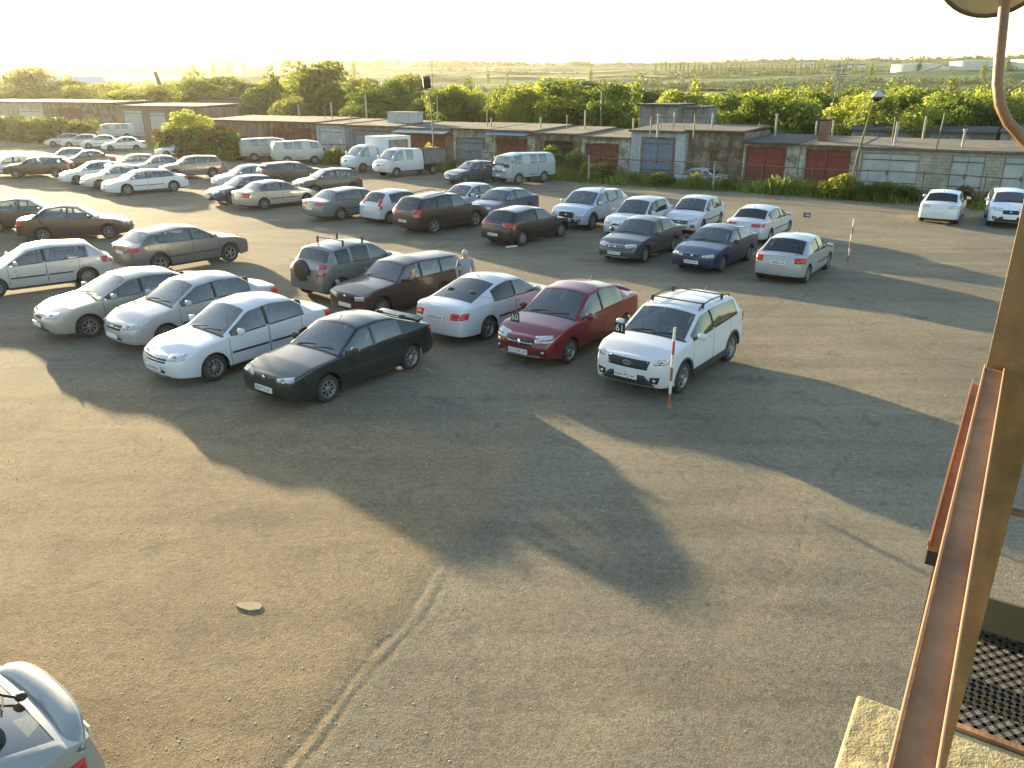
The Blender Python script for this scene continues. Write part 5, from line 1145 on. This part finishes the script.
C('sedan',[('RR',956.3,223.3),('RL',921,220)],57,(.66,.67,.68),'white sedan seen from behind by the fence at the right',L=4.5,wb=2.64,rtint=True,tl=(26,60,.80,.92),tlm='lamp',W=1.76)
C('suv',[('FR',987,224.5)],-118,(.72,.75,.80),'white crossover with black v shaped grille at the right edge by the fence',L=4.3,wb=2.55,gtype='slats',H=1.58,tint=True,name='parked_suv')
bp_=on_line(702,3.4); make_car('sedan',label='light blue car standing beyond the fence by the crumbling garage',cat='car',group=CG,color=(.34,.42,.52),pos=(bp_.x,bp_.y),ang=145,L=4.3,metal=1,H=1.42).__getitem__(0).location.z=-.4
0 and C('sedan',[('roof',703,169)],145,(.34,.42,.52),'light blue car standing beyond the fence by the crumbling garage',L=4.3,metal=1)
# two cars under the viewer, cut by the left edge
def near_car(P,lab,kind='lift',col=(.30,.31,.30),**kw):
    S=dict(BASE);S.update(KIND[kind]);S.update(kw); ang=R(-127); lx=S['wb']/2+S['fo']-S['L']; c,s=math.cos(ang),math.sin(ang)
    o=(P[0]-lx*c,P[1]-lx*s,0); return make_car(kind,lab,'car',col,o,-127,CG,'parked_car',**kw)
a=gp(0,655,1.0);b=gp(90,737,1.0); mid=(a+b)/2
near_car((mid.x+.06,mid.y+.10),'silver hatchback with a rear spoiler in the bottom left corner',H=1.42,spoiler='deck',metal=1,wb=2.5,L=4.1,rwiper=True,plate='H350CT 64',rt=(2.75,1.37),tl=(53,64,.60,.80),tail=.97)
near_car((mid.x-.81*2.62,mid.y+.59*2.62),'white car barely showing at the left edge above the silver hatchback',col=(.7,.71,.72),H=1.45)
# ------------------------------------------------------------ person beside the burgundy estate
def person(loc, ang, label, shirt, hair):
    r=empty('person',loc,ang); tag(r,label,'person'); me=bpy.data.meshes.new('body')
    J=dict(pel=(0,0,.95),wai=(0,0,1.10),che=(.01,0,1.34),nec=(0,0,1.50),hed=(.015,0,1.58),top=(.02,0,1.70),sl=(0,.19,1.42),el=(-.02,.25,1.14),wl=(.08,.24,.90),hl=(.11,.235,.82),sr=(0,-.19,1.42),er=(-.02,-.25,1.14),wr=(.10,-.24,.92),hr=(.13,-.235,.84),
      tl=(0,.10,.90),kl=(.02,.11,.50),al=(-.02,.11,.09),fl=(.14,.12,.04),tr=(0,-.10,.90),kr=(.03,-.11,.50),ar=(-.01,-.11,.09),fr=(.15,-.12,.04))
    Rr=dict(pel=.15,wai=.14,che=.155,nec=.06,hed=.085,top=.085,sl=.075,el=.05,wl=.034,hl=.035,sr=.075,er=.05,wr=.034,hr=.035,tl=.10,kl=.065,al=.045,fl=.04,tr=.10,kr=.065,ar=.045,fr=.04)
    E=[('pel','wai'),('wai','che'),('che','nec'),('nec','hed'),('hed','top'),('che','sl'),('sl','el'),('el','wl'),('wl','hl'),('che','sr'),('sr','er'),('er','wr'),('wr','hr'),('pel','tl'),('tl','kl'),('kl','al'),('al','fl'),('pel','tr'),('tr','kr'),('kr','ar'),('ar','fr')]
    ks=list(J); me.from_pydata([J[k] for k in ks],[(ks.index(a),ks.index(b)) for a,b in E],[]); o=bpy.data.objects.new('body',me); link(o,r)
    sk=o.modifiers.new('s','SKIN'); 
    for i,k in enumerate(ks): me.skin_vertices[0].data[i].radius=(Rr[k],Rr[k]*(.8 if k in('wai','che','pel') else 1)); 
    me.skin_vertices[0].data[0].use_root=True; sb=o.modifiers.new('u','SUBSURF'); sb.levels=2; sb.render_levels=2
    bpy.context.view_layer.update(); ev=bpy.data.meshes.new_from_object(o.evaluated_get(bpy.context.evaluated_depsgraph_get())); o.modifiers.clear(); ev.name='body'; o.data=ev
    mats=[simple('skin',(.42,.25,.18),.6,var=.1),simple('shirt_cloth',shirt,.9,var=.15),simple('trousers',(.05,.05,.06),.9)]; ev.materials.clear()
    for m_ in mats: ev.materials.append(m_)
    for p in ev.polygons: z=p.center.z; p.material_index=0 if (z>1.49 or abs(p.center.y)>.2 and z<1.18) else (1 if z>.98 else 2); p.use_smooth=True
    m=MB(); m.ell((-.012,0,1.655),(.098,.088,.105),n=14,m=9); m.build('hair',simple('hair',hair,.8),r)
    m=MB(); m.ell((.10,0,1.60),(.02,.014,.025)); [m.ell((.085,s*.035,1.63),(.012,.014,.008)) for s in(1,-1)]; [m.ell((.015,s*.088,1.61),(.02,.012,.03)) for s in (1,-1)]; m.build('face',mats[0],r)
    for s in (1,-1):
        m=MB(); w=Vector((.12 if s>0 else .14,s*.235,.80 if s>0 else .82))
        for k in range(4): m.tube([w+Vector((-.03+.02*k,0,.03)),w+Vector((-.03+.02*k,-.006*s,-.03)),w+Vector((-.02+.02*k,-.02*s,-.07+.008*abs(k-1))) ],.009,6,r2=.006)
        m.tube([w+Vector((.03,0,.04)),w+Vector((.055,-.01*s,.0)),w+Vector((.05,-.02*s,-.03))],.010,6,r2=.007); m.build('fingers',mats[0],r)
pp=gp(465,250,1.72); person((pp.x,pp.y,-.02),R(-70),'person with pale hair in a light grey shirt standing beside the burgundy estate car',(.26,.28,.32),(.50,.42,.34))
# ------------------------------------------------------------ striped poles, wire and number tags
WP=simple('white_pole_paint',(.65,.62,.56),.6,var=.25,scale=6); RP=simple('red_pole_paint',(.36,.11,.06),.7,var=.4,scale=6)
def striped(u,v,vt,label):
    g=gp(u,v); h=z_at(g,vt); m=MB(); n=6
    r=empty('striped_pole',(g.x,g.y,-.03)); tag(r,label,'pole'); mw=MB(); mr=MB()
    for k in range(n): (mr if k%2==0 else mw).tube([(0,0,h*k/n+(.0 if k else -.1)),(0,0,h*(k+1)/n)],.028,10)
    mw.build('white_bands',WP,r); mr.build('red_bands',RP,r); m=MB(); m.lathe([(.0,.05),(.045,.04),(.06,-.02)],n=12); m.build('foot',RP,r); return g,h
g1,h1=striped(669,405,326,'red and white striped pole in front of the white crossover')
g2,h2=striped(847.5,262,218,'red and white striped pole right of the silver hatchback')
def num_tag(u,v,P,s,body,label):
    r=empty('number_tag',P,R(-127+90)); tag(r,label,'number tag'); w=.10*len(body)*s
    m=MB(); m.box((-w/2-.02,-.006,-.11*s),(w/2+.02,.006,.11*s)); m.build('tag_board',M['dark'],r)
    t=mesh_obj('tag_number',text_mesh(body,.2*s),M['plate'],r); t.rotation_euler=(R(90),0,0); t.location=(0,-.010,0)
def at_dist(u,v,t): d=ray(u,v); return Vector((d.x*t,d.y*t,CAM_H+d.z*t))
top1=Vector((g1.x,g1.y,h1-.02)); rowd=Vector((-.81,.59,0)).normalized()
def wire_at(u,v): return plane_hit(u,v,top1,Vector((rowd.y,-rowd.x,0)))
def wire_pt(u):
    d=ray(u,HOR_Y); det=d.x*(-rowd.y)+rowd.x*d.y; t=(top1.x*(-rowd.y)+rowd.x*top1.y)/det; return Vector((d.x*t,d.y*t,0))
ends=wire_pt(300); m=MB(); Lw=(ends-Vector((top1.x,top1.y,0))).length
pts=[top1+rowd*(Lw*t)+Vector((0,0,-.12*math.sin(math.pi*((t*3)%1)))) for t in np.linspace(0,1,49)]; 
o=m.tube(pts,.004,5).build('marker_wire',STL); tag(o,'thin wire strung from the striped pole along the front row of cars','wire')
for (u,v,b,lb) in ((620,328,'61','black number tag reading 61 hanging over the hood of the white crossover'),(515,317,'60','black number tag reading 60 hanging over the hood of the dark red sedan')):
    num_tag(u,v,tuple(wire_at(u,v)),1.0,b,lb)
p=at_dist(338,282,1); n3=gp(338,282,.75); num_tag(0,0,tuple(n3),.9,'93','dark number tag reading 93 near the rear wheel of the grey off roader')
n4=gp(807,215,.35); num_tag(0,0,tuple(n4),1.0,'188','dark number tag reading 188 standing alone on the open asphalt')
sp=gp(512,247); m=MB(); m.bar((sp.x-.25,sp.y,0.0),(sp.x+.2,sp.y+.1,.03),.12,.05); o=m.build('litter',M['plate']); tag(o,'white scrap of litter beside the rear wheel of the black hatchback','litter')
# ------------------------------------------------------------ balcony in front of the viewer
E_=Vector((.543,.840,0)).normalized(); P_=Vector((.840,-.543,0)).normalized(); AZ=math.atan2(E_.y,E_.x)
def rusty(name,c,c2,sc=3,rough=.5):
    m=patchy(name,c,c2,sc,.5,.62,rough,.25); return m
RED=rusty('red_brown_rail_paint',(.42,.205,.08),(.34,.15,.06),4,.65); ORG=rusty('orange_brown_steel_paint',(.26,.135,.055),(.21,.105,.04),2,.5); KS=1.3333
SLAB=patchy('yellowed_concrete',(.52,.42,.20),(.40,.33,.17),3,.5,.62,.9,.9)
LIP=simple('worn_edge_steel',(.34,.18,.095),.6,0,var=.25)
def loc(s,o,z): q=E_*s+P_*o; return Vector((q.x,q.y,z))
# objects are modelled in a frame: x along E_, y along -P_ , origin at ground under the camera
Mf=Matrix(((E_.x,-P_.x,0,0),(E_.y,-P_.y,0,0),(0,0,1,0),(0,0,0,1)))
def fb(m,s0,s1,o0,o1,z0,z1,mi=0): m.box((s0,-o1,z0),(s1,-o0,z1),mi)
def fobj(m,name,mats,parent=None): o=m.build(name,mats,parent); return o
rail=empty('handrail',(0,0,0),AZ); tag(rail,'red brown steel channel handrail running away from the viewer at the right','handrail')
zt=CAM_H-.65
m=MB(); fb(m,-.5,2.215,-.0085,.0375,zt-.012,zt-.006); bevel(fobj(m,'web',RED,rail),.002)
for a,b in((-.0085,-.0047),(.0337,.0375)): m=MB(); fb(m,-.5,2.215,a,b,zt-.0055,zt+.004); bevel(fobj(m,'flange',LIP,rail),.0015)
m=MB(); fb(m,-.5,2.215,0.024,.0295,zt-.05,zt-.0125); fobj(m,'skirt',ORG,rail)
m=MB(); m.lathe([(.006,0),(.006,.006),(0,.008)],n=8); m.v=[(v[0]+2.19,v[1]-.0,v[2]+zt-.006) for v in m.v]; fobj(m,'bolt',M['steel'],rail)
r=empty('rail_angle',(0,0,0),AZ); tag(r,'shorter outer steel angle bolted beside the handrail with a cut end','steel angle')
m=MB(); fb(m,1.30,2.21,-.027,.028,zt-.058,zt-.050); bevel(fobj(m,'plate',RED,r),.001); m=MB(); fb(m,1.30,2.21,-.0275,-.0245,zt-.0495,zt-.040); fobj(m,'lip',LIP,r); m=MB(); fb(m,1.302,2.21,-.026,.026,zt-.085,zt-.0585); fobj(m,'web',M['dark'],r)
post=empty('balcony_post',(0,0,0),AZ); tag(post,'thick orange brown steel post carrying the balcony at the right edge','post')
m=MB(); fb(m,2.22,2.228,-.004,.124,-.3,9.0); bevel(fobj(m,'face_plate',ORG,post),.002)
m=MB(); fb(m,2.2285,2.30,-.004,.004,-.3,9.0); fb(m,2.2285,2.30,.116,.124,-.3,9.0); fobj(m,'flange',ORG,post)
m=MB(); fb(m,2.21,2.218,-.022,-.006,-.2,zt-.09); fobj(m,'side_strip',ORG,post)
zf=CAM_H-1.65*KS
slab=empty('balcony_slab',(0,0,0),AZ); tag(slab,'yellowish cracked concrete slab under the handrail','slab')
m=MB(); fb(m,(-1.2)*KS,(2.075)*KS,(-.137)*KS,(1.9)*KS,zf-.16,zf); o=bevel(fobj(m,'concrete',SLAB,slab),.012,3)
m=MB(); fb(m,(2.078)*KS,(2.098)*KS,(.02)*KS,(1.9)*KS,zf-.05,zf+.012); fobj(m,'edge_angle',RED,slab)
land=empty('grating_landing',(0,0,0),AZ); tag(land,'expanded metal grating landing beyond the slab at the bottom right','grating')
m=MB(); fb(m,(2.62)*KS,(2.632)*KS,(.02)*KS,(1.9)*KS,zf-.06,zf+.15); fb(m,(2.60)*KS,(2.6195)*KS,(.02)*KS,(1.9)*KS,zf-.06,zf-.045); fobj(m,'toe_board',simple('dark_olive_steel',(.12,.085,.04),.6,var=.3),land)
m=MB(); DK=simple('shaded_grating_steel',(.035,.028,.018),.6,var=.4)  # backlit shade of the strands is put into this base colour
pitch=.038*KS; dp=.046*KS
for i in range(int(1.7*KS/pitch)):
    for j in range(int(.5*KS/dp)+1):
        x=2.10*KS+j*dp; y=.03*KS+i*pitch
        for (a,b) in(((x,y),(x+dp/2,y+pitch/2)),((x+dp/2,y+pitch/2),(x+dp,y)),((x,y+pitch),(x+dp/2,y+pitch/2)),((x+dp/2,y+pitch/2),(x+dp,y+pitch))):
            if x+dp<2.615*KS: m.bar((a[0],-a[1],zf-.01),(b[0],-b[1],zf-.01),.0145,.004)
fobj(m,'expanded_mesh',DK,land)
m=MB(); fb(m,(2.30)*KS,(2.36)*KS,(.02)*KS,(1.9)*KS,zf-.10,zf-.03); fobj(m,'support_beam',DK,land)
for o0 in (.52,1.1): m=MB(); fb(m,(2.1)*KS,(2.6)*KS,(o0)*KS,(o0+.05)*KS,zf-.09,zf-.032); fobj(m,'cross_beam',DK,land)
m=MB(); m.tube([(2.26,-.125,4.93),(2.26,-1.9,4.93)],.011,8); o=fobj(m,'landing_rail',ORG,None); o.rotation_euler=(0,0,AZ); tag(o,'thin orange brown rod rail running right from the balcony post','rail')
# round convex mirror on a bent pipe
mir=empty('convex_mirror',tuple(at_dist(996,-40,2.25))); tag(mir,'round convex mirror on a bent orange pipe at the top right corner','mirror'); c=mir.location.copy()
look=(Vector((0,0,CAM_H))-c).normalized(); look=(look+Vector((-.1,0,-.25))).normalized(); q=look.to_track_quat('Z','Y').to_matrix(); rad=.155
m=MB(); m.lathe([(0,.03),(rad*.5,.024),(rad*.93,.004)],n=40); m.v=[tuple(q@Vector(v)) for v in m.v]; m.build('mirror_glass',simple('beige_reflection_mirror',(.62,.52,.38),.32,.5,var=.2,scale=6),mir)  # warm reflection in the disc painted as a pale beige base colour
m=MB(); m.lathe([(rad*.92,.003),(rad,.012),(rad*1.02,-.01),(rad*.9,-.05),(0,-.06)],n=40); m.v=[tuple(q@Vector(v)) for v in m.v]; m.build('rim',simple('dark_rim',(.10,.06,.03),.5),mir)
pts=[(1005,-5),(1003,20),(999.5,55),(997.5,85),(1000,105),(1008,122),(1022,138),(1036,152)]
m=MB(); PT=[at_dist(u,v,2.25)-c for u,v in pts]; m.tube(PT,.0145,12); m.build('pipe',ORG,mir)
# ------------------------------------------------------------ light, air, camera
SUN_AZ,SUN_EL=R(-33.8),R(7.8)
w=bpy.data.worlds.new('World'); SC.world=w; w.use_nodes=True; nt=w.node_tree; bg=nt.nodes['Background']
sk=nt.nodes.new('ShaderNodeTexSky'); sk.sky_type='NISHITA'; sk.sun_disc=False; sk.sun_elevation=SUN_EL; sk.sun_rotation=SUN_AZ; sk.altitude=100; sk.air_density=1.0; sk.dust_density=.6; sk.ozone_density=1.0
nt.links.new(sk.outputs[0],bg.inputs[0]); bg.inputs[1].default_value=.115
l=bpy.data.lights.new('sun','SUN'); l.energy=5.0; l.angle=R(.9); l.color=(1,.79,.47); lo=bpy.data.objects.new('sun',l); link(lo)
d=Vector((math.sin(SUN_AZ)*math.cos(SUN_EL),math.cos(SUN_AZ)*math.cos(SUN_EL),math.sin(SUN_EL))); lo.rotation_euler=(-d).to_track_quat('-Z','Y').to_euler()
if True:
    m=bpy.data.materials.new('haze_air'); m.use_nodes=True; nt=m.node_tree; nt.nodes.clear(); out=nt.nodes.new('ShaderNodeOutputMaterial'); pv=nt.nodes.new('ShaderNodeVolumePrincipled')
    pv.inputs['Color'].default_value=(1.0,.95,.86,1); pv.inputs['Density'].default_value=.00010; pv.inputs['Anisotropy'].default_value=.66; nt.links.new(pv.outputs[0],out.inputs['Volume'])
    mb=MB(); mb.box((-4400,-4400,-3),(4400,4400,110)); o=mb.build('haze',m); tag(o,kind='stuff')
cam=bpy.data.cameras.new('camera'); co=bpy.data.objects.new('camera',cam); link(co); SC.camera=co
co.location=(0,0,CAM_H); co.rotation_euler=(math.pi/2-PITCH,0,0); cam.sensor_width=36; cam.lens=F_PX/1024*36; cam.clip_end=9000; cam.clip_start=.05
SC.render.engine='CYCLES'; SC.cycles.volume_bounces=0; SC.cycles.max_bounces=8; SC.cycles.transparent_max_bounces=12
SC.view_settings.view_transform='Standard'; SC.view_settings.look='None'; SC.view_settings.gamma=1; SC.view_settings.exposure=2.18
SC.render.resolution_x=1024; SC.render.resolution_y=768
